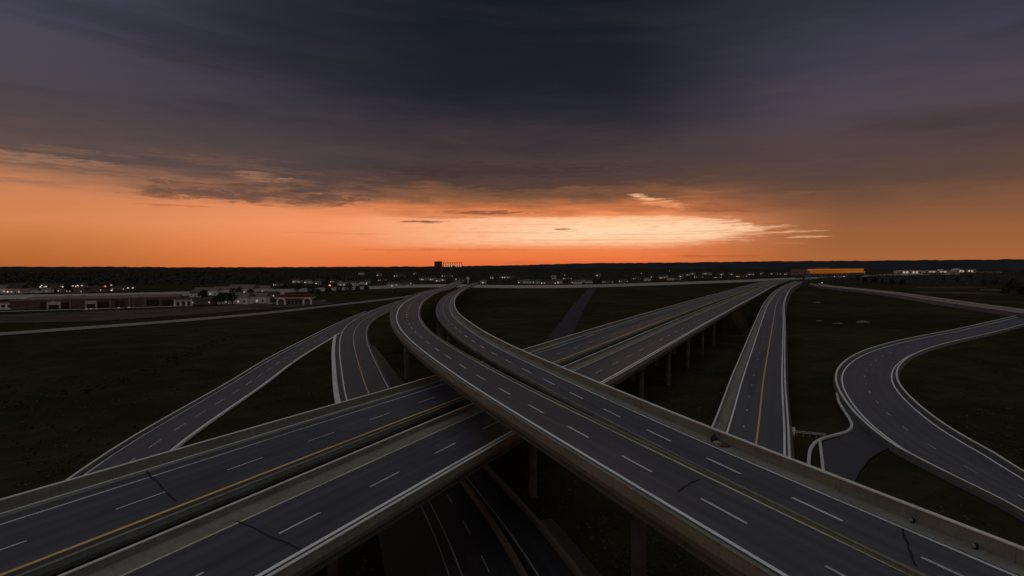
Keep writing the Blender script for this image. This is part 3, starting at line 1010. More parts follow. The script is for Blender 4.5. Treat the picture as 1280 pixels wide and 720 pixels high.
# cross highway
rh = sweep('cross_highway', PH, [(-24, 3.2), (0, 3.2), (.6, -.3), (-26, -.3)], 'concrete_pale')
tag(rh, kind='structure')
strip('road_surface', PH, -23, -1, 3.25, 'asphalt_low', rh)
barrier('long pale parapet on the near side of the cross highway beyond the meadow', PH, -.9, -.3, 4.2, 'concrete_pale', zb=3.205)

# driveway apron with kerb by the looping ramp
kerb = [(1010, 592), (1011, 575), (1014, 560), (1024.6, 550), (1045, 544), (1060, 539.5), (1065, 532.5), (1062, 525), (1055, 514), (1049, 504), (1046, 492)]
PKB = Path(P_(kerb, 0.05), step=1.0, smooth=3)
ap = []
apron_px = [(1027, 600), (1026, 560), (1030, 552), (1062, 541), (1068, 533), (1062, 521), (1056, 508), (1051, 492), (1060, 503), (1075, 524), (1100, 546), (1116, 557), (1098, 566), (1086, 574), (1074, 590), (1066, 606)]
V = [bp(x, y, .06) for x, y in apron_px]
c0 = sum(V, Vector()) / len(V)
me = bpy.data.meshes.new('apron')
bm = bmesh.new()
bf = bm.faces.new([bm.verts.new(v) for v in V])
bmesh.ops.triangulate(bm, faces=[bf])
bm.normal_update()
uvl = bm.loops.layers.uv.new('UVMap')
for f in bm.faces:
    if f.normal.z < 0: f.normal_flip()
    for l in f.loops: l[uvl].uv = (l.vert.co.x, l.vert.co.y)
bm.to_mesh(me)
bm.free()
tag(link('driveway', me, mat_asphalt('asphalt_driveway', (.034, .034, .037), (.054, .053, .056))), kind='structure')
t = thing('kerb', 'pale winding kerb round the small grey driveway beside the looping ramp', 'kerb', PKB.P[PKB.n // 2])
sweep('kerb_stone', PKB, [(-.3, -.1), (-.3, .28), (-.24, .32), (.24, .32), (.3, .28), (.3, -.1)], 'concrete_pale', t)
PK2 = Path(P_([(1024.6, 551), (1026.4, 566), (1029, 590)], .05), step=1, smooth=1)
t2 = thing('kerb', 'short straight pale kerb splitting the mouth of the small grey driveway', 'kerb', PK2.P[PK2.n // 2])
sweep('kerb_stone', PK2, [(-.26, -.1), (-.26, .26), (-.2, .3), (.2, .3), (.26, .26), (.26, -.1)], 'concrete_pale', t2)
# guard rail from ramp to driveway
g0, g1 = bp(994, 541, .5), bp(1033, 545, .5)
t = thing('guard_rail', 'short grey steel guard rail between the raised ramp and the winding kerb', 'guard rail', ((g0 + g1) / 2).xy.to_3d())
d = (g1 - g0).normalized()
nn = Vector((d.y, -d.x, 0))
prof = [(-.16, .48), (-.04, .56), (-.04, .62), (-.16, .70), (-.16, .74), (-.04, .84), (-.04, .90), (-.16, .98), (.0, .98), (.06, .88), (.06, .84), (-.02, .72), (.06, .60), (.06, .56), (.0, .48)]
V, k = [], len(prof)
for p in (g0, g1):
    V += [(p.x + nn.x * o, p.y + nn.y * o, z) for o, z in prof]
link('rail', mesh('rail', V, [tuple(range(k)), tuple(reversed(range(k, 2 * k)))] + [((i + 1) % k, i, k + i, k + (i + 1) % k) for i in range(k)]), 'steel', t)
for i in range(5):
    p = g0.lerp(g1, (i + .3) / 4.8)
    MB().box(p.x - .08, p.x + .08, p.y + .1, p.y + .26, -.2, .85).build('post', 'steel', t)
p = bp(991.5, 545, 0)
t = thing('bollard', 'stubby white bollard beside the thin wall of the raised ramp', 'bollard', p)
MB().tube((p.x, p.y, -.1), (p.x, p.y, 1.7), .34, .34, 14).build('post', 'wall_white', t, True)
MB().ball((p.x, p.y, 1.7), .37, (1, 1, .6), 0, 14, 8).build('cap', 'wall_white', t, True)

# odds and ends on the flyover shoulder
pb = PR.pt(s_at(PR, 893, 557, ZA), 1.1)
t = thing('rubbish_bag', 'black rubbish bag slumped against the flyover parapet above the orange line ramp', 'rubbish bag', (pb.x, pb.y, ZA + .02))
mb = MB(); mb.ball((pb.x, pb.y, ZA + .34), .36, (1.1, .9, .95), .10, 12, 8); mb.build('bag', 'bag', t, True)
mb = MB(); mb.tube((pb.x, pb.y, ZA + .62), (pb.x + .06, pb.y, ZA + .84), .06, .13, 8); mb.build('knot', 'bag', t, True)
pb2 = PR.pt(s_at(PR, 893, 557, ZA) + 1.6, 1.0)
mb = MB(); mb.ball((pb2.x, pb2.y, ZA + .16), .4, (1.3, .7, .42), .22, 14, 8)
o = mb.build('cloth', 'cloth_red'); tag(o, 'crumpled dull red cloth lying beside the black bag on the flyover shoulder', 'cloth')
pb3 = PR.pt(s_at(PR, 893, 557, ZA) + .75, .8)
mb = MB(); mb.ball((pb3.x, pb3.y, ZA + .2), .3, (1.2, .8, .6), .2, 12, 7)
o = mb.build('plastic_sheet', 'pale_plastic'); tag(o, 'crumpled pale plastic sheet between black bag and red cloth on flyover', 'plastic sheet')
for px, py, lab in ((1138, 645, 'small pale lamp box on the flyover parapet, the one nearer the expansion joint'), (1267, 692, 'small pale lamp box on the flyover parapet, close to the right edge')):
    s = s_at(PR, px, py + 8, ZA)
    q = PR.pt(s, 1.55)
    t = thing('lamp_box', lab, 'lamp box', (q.x, q.y, ZA + .02), 'lamp boxes on the flyover parapet')
    mb = MB(); mb.box(q.x - .14, q.x + .02, q.y - .12, q.y + .12, ZA + .02, ZA + .34); mb.build('housing', 'bag', t)
    mb = MB(); mb.box(q.x - .26, q.x - .143, q.y - .11, q.y + .11, ZA + .14, ZA + .32); mb.build('lens', 'pale_plastic', t)

# ================================================================== GROUND, HILLS
def ground():
    xs = [-9000, -6000, -4000, -2500, -1600, -1100] + list(range(-800, 801, 16)) + [1100, 1600, 2500, 4000, 6000, 9000]
    ys = [-600, -300, -100] + list(range(0, 1300, 14)) + [1400, 1600, 1900, 2400, 3000, 3800, 5200]
    rng = random.Random(3)
    ditch = [bp(-60, 520), bp(0, 509), bp(80, 493), bp(150, 474), bp(205, 455), bp(250, 435), bp(290, 419)]
    V = []
    for y in ys:
        for x in xs:
            z = -.25 + .12 * math.sin(x * .021 + y * .013) * math.sin(y * .017 - x * .008)
            p = Vector((x, y, 0))
            for a, b in zip(ditch, ditch[1:]):
                ab = b - a
                t = min(max((p - a).dot(ab) / ab.length_squared, 0), 1)
                dd = (p - a - ab * t).length
                z -= 1.3 * math.exp(-(dd / 8) ** 2) * .5
            V.append((x, y, z))
    nx = len(xs)
    FC = [(j * nx + i, j * nx + i + 1, (j + 1) * nx + i + 1, (j + 1) * nx + i) for j in range(len(ys) - 1) for i in range(nx - 1)]
    tag(link('ground', mesh('ground', V, FC, None, True), 'meadow'), kind='structure')


ground()


def hills():
    m, nt, b = new_mat('far_hills')
    p, (x, y, z) = posxyz(nt)
    n = noise(nt, vec(nt, x * .004, y * .004, z * .02), 1.0, 6, .65)
    c = mixc(nt, n.smooth(.35, .7), (.030, .033, .038), (.048, .049, .053))  # blue tint paints distance haze into the hills
    nt.links.new(c.s, b.inputs['Base Color'])
    b.inputs['Roughness'].default_value = 1
    b.inputs['Specular IOR Level'].default_value = 0
    rng = random.Random(5)
    V = []
    n = 420
    rows = 7
    prof = [(-90, 334.0), (-45, 333.6), (-42, 333.4), (-35, 333.5), (-31, 334.2), (-25, 334.3), (-16, 333.8), (-8, 333.4), (0, 331.8), (4, 330.2), (8, 328.8), (14, 328.2), (20, 327.2), (25, 326.3), (32, 325.6), (38, 324.6), (44, 324.0), (90, 323.5)]
    for j in range(rows):
        R = 4600 + j * 260
        for i in range(n):
            a = -72 + 144 * i / (n - 1)
            for (a0, y0), (a1, y1) in zip(prof, prof[1:]):
                if a0 <= a <= a1:
                    yy = y0 + (y1 - y0) * (a - a0) / (a1 - a0)
            H = HC + (330 - yy) / F * 5380 * math.cos(math.radians(a)) ** .5
            f = j / (rows - 1)
            zz = H * math.sin(f * PI / 2) + (.5 * math.sin(a * 7.1) + .8 * math.sin(a * 2.3 + 1) + rng.uniform(-3.0, 3.2)) * f - (3 if j == 0 else 0)
            V.append((R * math.sin(math.radians(a)), R * math.cos(math.radians(a)), zz))
    FC = [(j * n + i, j * n + i + 1, (j + 1) * n + i + 1, (j + 1) * n + i) for j in range(rows - 1) for i in range(n - 1)]
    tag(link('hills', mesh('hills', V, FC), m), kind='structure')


hills()


# ================================================================== VEGETATION
def leafy(mb_v, mb_f, c, rx, rz, n, size, rng, shell=.55):
    for _ in range(n):
        while True:
            p = Vector((rng.uniform(-1, 1), rng.uniform(-1, 1), rng.uniform(-1, 1)))
            if shell * .6 < p.length < 1: break
        p = Vector((p.x * rx, p.y * rx, p.z * rz)) + c
        u = Vector((rng.gauss(0, 1), rng.gauss(0, 1), rng.gauss(0, .7))).normalized()
        w = u.orthogonal().normalized()
        s = size * rng.uniform(.6, 1.4)
        k = len(mb_v)
        mb_v += [p - u * s, p + w * s * .6, p + u * s, p - w * s * .6]
        mb_f.append((k, k + 1, k + 2, k + 3))


def tree_protos():
    out = []
    for i in range(4):
        rng = random.Random(20 + i)
        H = 9.5 + i * 1.1
        t = thing('tree', 'tree', 'tree', (0, -400, 0), None, 0, True)
        mb = MB()
        mb.tube((0, 0, -.4), (.1, 0, H * .3), .34, .24, 8)
        mb.tube((.1, 0, H * .3), (0, .15, H * .72), .24, .07, 7)
        for q in range(6):
            a = q * 1.05 + i
            mb.tube((.05, 0, H * (.26 + .05 * q)), (math.cos(a) * H * .24, math.sin(a) * H * .24, H * (.44 + .06 * q)), .12, .03, 5)
        mb.build('trunk', 'bark', t)
        v, f = [], []
        for q in range(13):
            a = q * 2.4 + i
            h = H * (.36 + .58 * q / 13)
            r = H * .27 * math.sin(PI * (.22 + .74 * q / 13)) * rng.uniform(.7, 1.15)
            c = Vector((math.cos(a) * r * .95, math.sin(a) * r * .95, h))
            leafy(v, f, c, H * rng.uniform(.11, .19), H * rng.uniform(.08, .13), 75, .42, rng)
        link('crown', mesh('crown', v, f), 'leaf2' if i == 2 else 'leaf', t)
        out.append(t)
    return out


PROTO = tree_protos()
used = set()


def plant(x, y, sc, i, label, group):
    o = PROTO[i % 4]
    if i % 4 in used:
        o = copy_tree(o)
    used.add(i % 4)
    o.location = (x, y, -.2)
    o.rotation_euler.z = random.uniform(0, 6.28)
    o.scale = (sc * random.uniform(.95, 1.25),) * 2 + (sc,)
    tag(o, label, 'tree', group)
    return o


# town beyond the cross highway; photo positions of the pale specks
specks = [(350, 357, 4), (420, 353, 4), (478, 351, 4), (508, 355.5, 4), (500, 346, 4), (560, 346, 4), (640, 347, 4), (685, 355, 4), (709, 349, 4), (760, 353.5, 4), (778, 352.5, 4), (795, 349, 4), (845, 349.5, 4), (873, 347, 4), (896, 347.5, 4), (925, 346.5, 4), (966, 343, 4), (985, 343.5, 4),
          (372, 353.5, 1), (386, 354, 0), (398, 355.5, 3), (430, 357, 2), (442, 357, 0), (452, 355.5, 0), (460, 354.5, 3), (452, 343.5, 0), (474, 345, 3), (489, 358, 0), (498, 357, 3), (527, 350, 0), (531, 350.2, 3), (537, 350, 0), (542, 350.2, 1),
          (547, 352, 0), (553, 351, 0), (519, 343, 3), (569, 354, 0), (575, 353, 1), (604, 354, 0), (615, 348, 3), (627, 347.5, 0), (632, 348, 1), (650, 354, 3), (658, 354, 0), (664, 354, 1), (673, 354, 0), (692, 347, 3), (698, 354, 0), (716, 354, 3), (722, 355, 0), (729, 353, 1), (736, 354, 0),
          (747, 345.5, 3), (809, 351, 0), (815, 347, 3), (827, 348, 1), (831, 347, 0), (838, 350, 0), (851, 346.5, 3), (860, 344.5, 0), (866, 343, 1), (881, 343, 0), (887, 343.2, 0), (902, 344, 3), (914, 343.5, 0), (938, 344, 1), (952, 343, 3), (1010, 349, 0)]
KEEP = [bp(px, py, 0).xy for px, py, i in specks] + [bp(px, py, 0).xy for px, py in ((692, 351), (585, 354.5), (1015, 345), (1030, 344.5), (1045, 344), (1060, 343.8), (1075, 343.4), (1130, 343), (1140, 343), (1150, 343), (1160, 341.5), (1172, 341.5), (1184, 341.5), (1200, 341), (1215, 341), (1240, 341.5))]


def wood():
    """the far wooded plain that reads as one mass"""
    rng = random.Random(11)
    v, f = [], []
    clumps = []
    for _ in range(4200):
        px = rng.uniform(-160, 1440)
        d = 1 / rng.uniform(1 / 4300, 1 / 1000)
        x = (px - 640) / F * d
        if px < 1000 and d < 60 + HC * F / max(12, 27 - max(0, px - 740) * .035): continue
        if any(hd - 330 < d < hd + 8 and abs(x - hx * d / hd) < 15 for hx, hd in KEEP): continue
        h = rng.uniform(6, 12)
        clumps.append((x, d, h))
    for x, y, h in clumps:
        r = rng.uniform(6, 16)
        n = 20
        leafy(v, f, Vector((x, y, h * .5)), r, h * .5, n, 1.9, rng, .3)
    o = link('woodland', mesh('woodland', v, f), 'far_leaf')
    tag(o, 'dark woodland covering the plain below the horizon', 'woodland', None, 'stuff')


wood()


def scrub():
    rng = random.Random(17)
    v, f = [], []
    ditch = [bp(-60, 520), bp(0, 509), bp(80, 493), bp(150, 474), bp(205, 455), bp(250, 435), bp(290, 419)]
    for a, b in zip(ditch, ditch[1:]):
        n = int((b - a).length * .9)
        for i in range(n):
            p = a.lerp(b, rng.random()) + Vector((rng.gauss(0, 2.2), rng.gauss(0, 2.2), 0))
            leafy(v, f, Vector((p.x, p.y, -.1)), rng.uniform(.4, 1.2), rng.uniform(.3, .8), 9, .32, rng, .2)
    o = link('ditch_shade_scrub', mesh('ditch_shade_scrub', v, f), 'leaf')  # scrub put in as the dark streak the ditch barely shades
    tag(o, 'dark low scrub added to darken the shallow ditch across the left meadow', 'scrub', None, 'stuff')
    v, f = [], []
    for _ in range(3000):
        px, py = rng.uniform(0, 1280), rng.uniform(376, 716)
        p = bp(px, py, 0)
        if blocked(p.x, p.y, 2.0) or (1008 < px < 1130 and 480 < py < 620): continue
        leafy(v, f, Vector((p.x, p.y, -.05)), rng.uniform(.5, 1.6), rng.uniform(.15, .45), 6, .26, rng, .1)
    o = link('tall_grass', mesh('tall_grass', v, f), 'grass_blades')
    tag(o, 'loose tussocks of tall grass scattered over the meadows', 'grass', None, 'stuff')


scrub()

# ================================================================== BUILDINGS
def house(name, w, d, h, wall, roof, pitch=.45, lit=0):
    t = thing(name, '', 'house', (0, -500, 0), None, 0, True)
    MB().box(-w / 2, w / 2, -d / 2, d / 2, -.5, h).build('wall', wall, t)
    rh = w * .5 * pitch
    mb = MB()
    mb.v += [(-w / 2 - .5, -d / 2 - .5, h), (w / 2 + .5, -d / 2 - .5, h), (w / 2 + .5, d / 2 + .5, h), (-w / 2 - .5, d / 2 + .5, h), (-w / 2 - .5, 0, h + rh), (w / 2 + .5, 0, h + rh)]
    mb.f += [(3, 2, 1, 0), (0, 1, 5, 4), (2, 3, 4, 5), (1, 2, 5), (3, 0, 4)]
    for vtx in range(len(mb.v)):
        x, y, z = mb.v[vtx]
        mb.v[vtx] = (x, y, z + .003)
    mb.build('roof', roof, t)
    n = max(2, int(w / 4))
    for i in range(n):
        c = -w / 2 + w * (i + .5) / n
        if i == n // 2:
            MB().box(c - .6, c + .6, -d / 2 - .06, -d / 2 - .003, 0, 2.2).build('door', 'roof_dark', t)
        else:
            MB().box(c - .7, c + .7, -d / 2 - .06, -d / 2 - .003, 1.0, 2.4).build('window', 'window_lit' if i < lit else 'window_fill' if i % 2 else 'glass', t)  # glowing panes added to brighten the house front
    return t


H1 = house('house', 13, 9, 4.2, 'wall_white', 'roof_grey')
H2 = house('house', 16, 10, 5.4, 'wall_cream', 'roof_dark', .5, 1)
H3 = house('house', 22, 12, 5.0, 'wall_white', 'roof_pale', .25)
H4 = house('house', 11, 9, 6.4, 'wall_grey', 'roof_dark', .6, 1)
H5 = house('house', 26, 12, 4.0, 'wall_brown', 'roof_dark', .16, 1)
HP = [H1, H2, H3, H4, H5]
hused = set()
HD = ['small white house with grey gable roof', 'cream house with dark gable roof', 'long white building with low pale roof', 'tall grey house with steep dark roof', 'long low tan building with dark roof']


def place_house(px, py, i, place, group, sc=1.0, rz=None, z=0):
    o = HP[i]
    if i in hused: o = copy_tree(o)
    hused.add(i)
    p = bp(px, py, z)
    o.location = (p.x, p.y, z)
    o.rotation_euler.z = random.uniform(-.35, .35) if rz is None else rz
    o.scale = (sc, sc, sc)
    tag(o, HD[i] + ' ' + place, 'house', group)
    return o


for n, (px, py, i) in enumerate(specks):
    reg = 'left of the orange street lamp' if px < 405 else 'between the orange lamp and the flyover' if px < 505 else 'below the dark tower on the skyline' if px < 580 else 'right of the tall white pylon' if px < 680 else 'above the head of the meadow road' if px < 760 else 'in the right half of the far town'
    place_house(px, py, i, reg, 'houses of the far town', random.uniform(.75, 1.15) * (1.25 if py < 347 else 1.0))

# row of pale houses at the far left
for px, py, i, sc in ((8, 366, 2, 1.3), (22, 366.5, 1, 1.2), (36, 366, 2, .8), (44, 366, 0, .8), (57, 365, 2, .7), (77, 364.5, 3, .7), (98, 365.5, 4, 1.0), (122, 364, 4, 1.1), (66, 360, 4, 1.2), (20, 360.5, 4, 1.3), (150, 362.5, 4, 1.0), (108, 359.5, 4, 1.2)):
    place_house(px, py, i, 'behind the long brown store at far left', 'houses behind the brown store', sc)
for px, py, i, sc in ((247, 371, 0, 1.0), (260, 369, 2, 1.2), (284, 368.5, 2, 1.3), (305, 367.5, 2, 1.5), (325, 366, 2, 1.2), (250, 379.5, 4, .8), (335, 371, 4, 1.0), (312, 373.5, 4, .9), (272, 378, 4, .9), (296, 379, 2, 1.3), (317, 378, 2, 1.2)):
    place_house(px, py, i, 'between the brown store and the arched pavilion', 'houses right of the brown store', sc)

# long brown store at the left
p0, p1 = bp(13, 387.8, 0), bp(222, 381.9, 0)
ax = (p1 - p0)
L = ax.length
t = thing('store_building', 'long brown brick store with dusty pale flat roof at far left', 'store', p0, None, math.atan2(ax.y, ax.x), True)
DEP, HT = 62, 7.4
MB().box(0, L, 0, DEP, -.5, HT).build('wall', 'brick', t)
MB().box(.8, L - .8, .8, DEP - .8, HT + .004, HT + .25).build('roof', 'roof_pale', t)
mb = MB(); mb.box(-.2, L + .2, -.2, .75, HT + .004, HT + 1.0); mb.build('parapet', 'wall_brown', t)
for i, (a, b) in enumerate(((.055, .15), (.165, .25), (.265, .33), (.35, .44), (.47, .56), (.60, .66), (.70, .78), (.80, .88), (.90, .97))):
    MB().box(L * a, L * b, -.14, -.004, .3, HT - (1.6 if i % 2 else 2.3)).build('bay', 'brick_dark' if i % 3 else 'brick', t)
for a in (.235, .335, .455, .575, .69, .79):
    MB().box(L * a - .5, L * a + .5, -.5, -.004, -.3, HT + .3).build('pilaster', 'wall_brown', t)
for a, w in ((.245, 9), (.46, 8)):
    o = MB().box(L * a - w / 2, L * a + w / 2, -3.2, -.55, 0, 6.0).build('entrance', 'wall_cream', t)
    MB().box(L * a - w / 2 + 1, L * a + w / 2 - 1, -3.3, -3.203, .2, 3.6).build('glass_door', 'glass', o)
for k in range(7):
    a = random.uniform(.05, .95); b = random.uniform(8, 50)
    MB().box(L * a, L * a + 3, b, b + 2.4, HT + .253, HT + 1.7).build('roof_unit', 'wall_grey', t)
# pavement in front of the store
PS = Path([bp(-140, 395), bp(-14, 390.2), bp(110, 386.6), bp(242, 382.3)], step=8, smooth=2)
tag(strip('pavement', PS, -2.2, 2.2, .2, 'concrete_pale'), kind='structure')
# bare ground between the store and the frontage road
V = [bp(x, y, -.02) for x, y in ((-100, 397), (60, 391), (160, 387.5), (250, 383.5), (400, 376), (420, 379), (330, 386), (240, 393.5), (120, 401.5), (0, 404), (-100, 409))]
tag(link('bare_field', mesh('bare_field', V, [tuple(reversed(range(len(V))))]), 'soil'), kind='structure')

p = bp(3, 386.5, 0)
t = thing('annex', 'bright white annex with dark square windows left of the brown store', 'building', p, None, .45, True)
MB().box(-9, 9, -4, 4, -.4, 5.2).build('wall', 'wall_white', t)
MB().box(-9.4, 9.4, -4.4, 4.4, 5.203, 5.6).build('roof', 'roof_pale', t)
for k in range(4):
    MB().box(-7.5 + 4 * k, -5.2 + 4 * k, -4.1, -4.003, 1.6, 3.8).build('window', 'glass', t)
p = bp(229, 382.5, 0)
t = thing('lodge', 'white lodge with posts and dark openings at the end of the brown store', 'building', p, None, .5, True)
MB().box(-7, 7, -1, 6, -.4, 6.2).build('wall', 'wall_white', t)
MB().prism([(-8, 6.2), (8, 6.2), (0, 9.0)], -2.4, 6.6).build('roof', 'roof_grey', t)
for k in range(4):
    MB().box(-6.6 + 4.2 * k, -5.9 + 4.2 * k, -2.3, -1.7, -.3, 6.15).build('post', 'wall_white', t)
for k in range(3):
    MB().box(-5 + 4.2 * k, -2.8 + 4.2 * k, -1.1, -1.003, .2, 4).build('opening', 'glass', t)

# arched pavilion
p = bp(368, 380.5, 0)
t = thing('pavilion', 'arched pale pavilion with dull red roof beside the frontage road', 'pavilion', p, None, .22, True)
MB().box(-15, 15, .5, 12, -.4, 5.0).build('wall', 'wall_brown', t)
MB().prism([(-17, 6.6), (17, 6.6), (12, 9.0), (-12, 9.0)], -1, 12.5).build('roof', 'roof_red', t)
MB().box(-17, 17, -1.6, 12.8, 5.5, 6.55).build('canopy', 'wall_cream', t)
for cx in (-11, 11.5):
    mb = MB()
    for s in (-1, 1):
        mb.box(cx + s * 3.2 - .7, cx + s * 3.2 + .7, -2.6, -1.7, -.3, 4.0)
    n = 8
    for k in range(n):
        a, b = PI * k / n, PI * (k + 1) / n
        mb.prism([(cx + 3.9 * math.cos(a), 3.4 + 3.0 * math.sin(a)), (cx + 3.9 * math.cos(b), 3.4 + 3.0 * math.sin(b)), (cx + 2.5 * math.cos(b), 3.4 + 1.9 * math.sin(b)), (cx + 2.5 * math.cos(a), 3.4 + 1.9 * math.sin(a))], -2.6, -1.7)
    mb.build('arch', 'wall_white', t)
for k in range(4):
    MB().box(-6 + 3.4 * k, -4 + 3.4 * k, .4, .497, .4, 3.4).build('window', 'glass', t)
MB().box(-12.5, -9, 2, 5, 9.003, 11).build('roof_lantern', 'wall_cream', t)

# lit orange warehouse at the far right
p0, p1 = bp(1009, 344.8, 0), bp(1080, 343.2, 0)
ax = p1 - p0
L = ax.length
t = thing('warehouse', 'long warehouse with glowing orange front on the far right skyline', 'warehouse', p0, None, math.atan2(ax.y, ax.x), True)
HT = 21
MB().box(0, L, 0, 50, -.5, HT).build('wall', 'wall_brown', t)
MB().box(-.5, L + .5, .3, 50.5, HT + .004, HT + .6).build('roof', 'roof_dark', t)
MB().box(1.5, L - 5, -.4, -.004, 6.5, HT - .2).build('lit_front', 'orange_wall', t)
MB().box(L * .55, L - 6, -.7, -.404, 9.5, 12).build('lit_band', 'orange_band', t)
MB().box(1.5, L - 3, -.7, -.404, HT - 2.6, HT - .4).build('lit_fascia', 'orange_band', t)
MB().box(L - 5, L + 1, -3, -.004, -.3, 13).build('gatehouse', 'wall_white', t)
mb = MB(); mb.prism([(-10, 0), (1.4, 0), (1.4, 9), (-10, 15)], -10, -.004); mb.build('loading_wing', 'wall_grey', t)
for k in range(9):
    MB().box(L * (.06 + .095 * k), L * (.06 + .095 * k) + 7, -.3, -.004, 0, 5.4).build('dock_door', 'roof_dark', t)
MB().box(L * .22, L * .42, 8, 16, HT + .604, HT + 4.5).build('roof_unit', 'wall_grey', t)

# white blocks on the right skyline
for x0, x1, y, h, lab in ((1124, 1152, 343, 13, 'broad white block left in the row of three on the right skyline'), (1156, 1188, 341.3, 9, 'low white block with stepped roof, middle of three on right skyline'), (1195, 1220, 341, 13, 'white block with dark middle, last of three on right skyline')):
    p0, p1 = bp(x0, y, 0), bp(x1, y, 0)
    ax = p1 - p0
    L = ax.length
    t = thing('white_building', lab, 'building', p0, 'white blocks on the right skyline', 0, True)
    if 'dark middle' in lab:
        MB().box(0, L * .35, 0, 30, -.5, h).build('wing', 'wall_white', t)
        MB().box(L * .351, L * .8, 6, 30, -.5, h * .7).build('wall', 'wall_grey', t)
        MB().box(L * .801, L, 0, 30, -.5, h).build('wing', 'wall_white', t)
        MB().prism([(0, h + .004), (L * .35, h + .004), (L * .17, h + 5)], 0, 30).build('roof', 'wall_cream', t)
    else:
        MB().box(0, L, 0, 30, -.5, h).build('wall', 'wall_white', t)
        MB().box(-.4, L + .4, -.4, 30, h + .004, h + 1.2).build('roof', 'wall_cream', t)
        if 'stepped' in lab:
            MB().box(L * .58, L * .72, 2, 14, h + 1.204, h + 6).build('roof_step', 'wall_white', t)
    n = 7
    for k in range(n):
        c = L * (k + .5) / n
        MB().box(c - L * .045, c + L * .045, -.2, -.004, h * .30, h * .80).build('window', 'window_fill' if k % 3 else 'glass', t)
p = bp(1240, 341.5, 0)
t = thing('grey_building', 'dim low grey building right of the white blocks on the skyline', 'building', p, None, 0, True)
MB().box(-38, 38, 0, 24, -.5, 6).build('wall', 'wall_grey', t)
MB().box(-38.5, 38.5, -.5, 24.5, 6.004, 7).build('roof', 'roof_pale', t)
for k in range(6):
    MB().box(-33 + 12 * k, -28 + 12 * k, -.2, -.004, 1, 4).build('window', 'glass', t)

# tower and its colonnaded neighbour on the skyline
def skyline():
    D = 2600
    def at(px): return (px - 640) / F * D
    ztop = HC + (330 - 327.0) / F * D
    x0, x1 = at(543), at(552)
    t = thing('tower_block', 'square dark tower block standing up on the skyline', 'tower', (x0, D, 0), None, 0, True)
    w = x1 - x0
    MB().box(0, w, 0, 26, -1, ztop).build('wall', 'wall_dark', t)
    MB().box(-.6, w + .6, -.6, 26.6, ztop + .004, ztop + 1.5).build('roof', 'roof_dark', t)
    for r in range(6):
        MB().box(2, w - 2, -.25, -.004, 6 + r * 6.2, 8.6 + r * 6.2).build('window', 'glass', t)
    x0, x1 = at(554), at(577.5)
    w = x1 - x0
    zt = HC + (330 - 328.2) / F * D
    t = thing('arcade_building', 'open topped block with bright gaps between pillars right of the tower', 'building', (x0, D, 0), None, 0, True)
    zb = HC + (330 - 333.6) / F * D
    MB().box(0, w, 0, 20, -1, zb).build('wall', 'wall_dark', t)
    MB().box(0, w, 0, 20, zt - 1.5, zt).build('roof', 'wall_dark', t)
    for k in range(9):
        c = 1.2 + (w - 2.4) * k / 8
        MB().box(c - 1.1, c + 1.1, .2, 3, zb + .004, zt - 1.504).build('pillar', 'wall_dark', t)
    for k in range(8):
        if k in (4,): continue
        c = 1.2 + (w - 2.4) * (k + .5) / 8
        MB().box(c - 2.4, c + 2.4, 4, 4.6, zb + .004, zt - 3 - (k % 3) * 2).build('lit_window', 'window_glow', t)


skyline()

# square pale block in the far town and white pylon
p = bp(692.5, 351, 0)
t = thing('pale_block', 'square pale two storey block above the far town houses', 'building', p, None, 0, True)
MB().box(-5, 5, 0, 10, -.5, 12).build('wall', 'wall_cream', t)
MB().box(-5.3, 5.3, -.3, 10.3, 12.004, 12.6).build('roof', 'roof_dark', t)
for a in (-3, .6):
    for b in (2, 7.4):
        MB().box(a, a + 2.2, -.12, -.004, b, b + 2).build('window', 'glass', t)
p = bp(585, 354.5, 0)
t = thing('pylon_sign', 'tall white pylon sign standing between the two flyover ends', 'sign', p, None, 0, True)
MB().box(-1.1, 1.1, -.6, .6, -.5, 8).build('post', 'wall_white', t)
MB().box(-2.6, 2.6, -.9, .9, 8.004, 12.5).build('panel', 'wall_white', t)


# ------------------------------------------------------------------ street lamps of the town
def lamp_proto(h, mat, r):
    t = thing('street_lamp', '', 'street lamp', (0, -600, 0), None, 0, True)
    MB().tube((0, 0, -.3), (0, 0, h), .14, .09, 8).build('pole', 'steel', t)
    MB().tube((0, 0, h - .1), (0, -1.6, h + .35), .07, .06, 6).build('arm', 'steel', t)
    MB().ball((0, -1.9, h + .35), r, (1, 1.3, .7), 0, 10, 6).build('lamp_head', mat, t, True)
    return t


LW, LO, LR = lamp_proto(9, 'lamp_white', .85), lamp_proto(9, 'lamp_orange', 1.5), lamp_proto(8, 'lamp_red', 1.15)
lused = set()


def lamp(pr, px, py, h, label, group, d=None):
    """lamp head at the photo position"""
    o = pr
    if pr.name in lused: o = copy_tree(pr)
    lused.add(pr.name)
    p = bp(px, py, h + .3)
    o.location = (p.x, p.y + 1.9, 0)
    tag(o, label, 'street lamp', group)


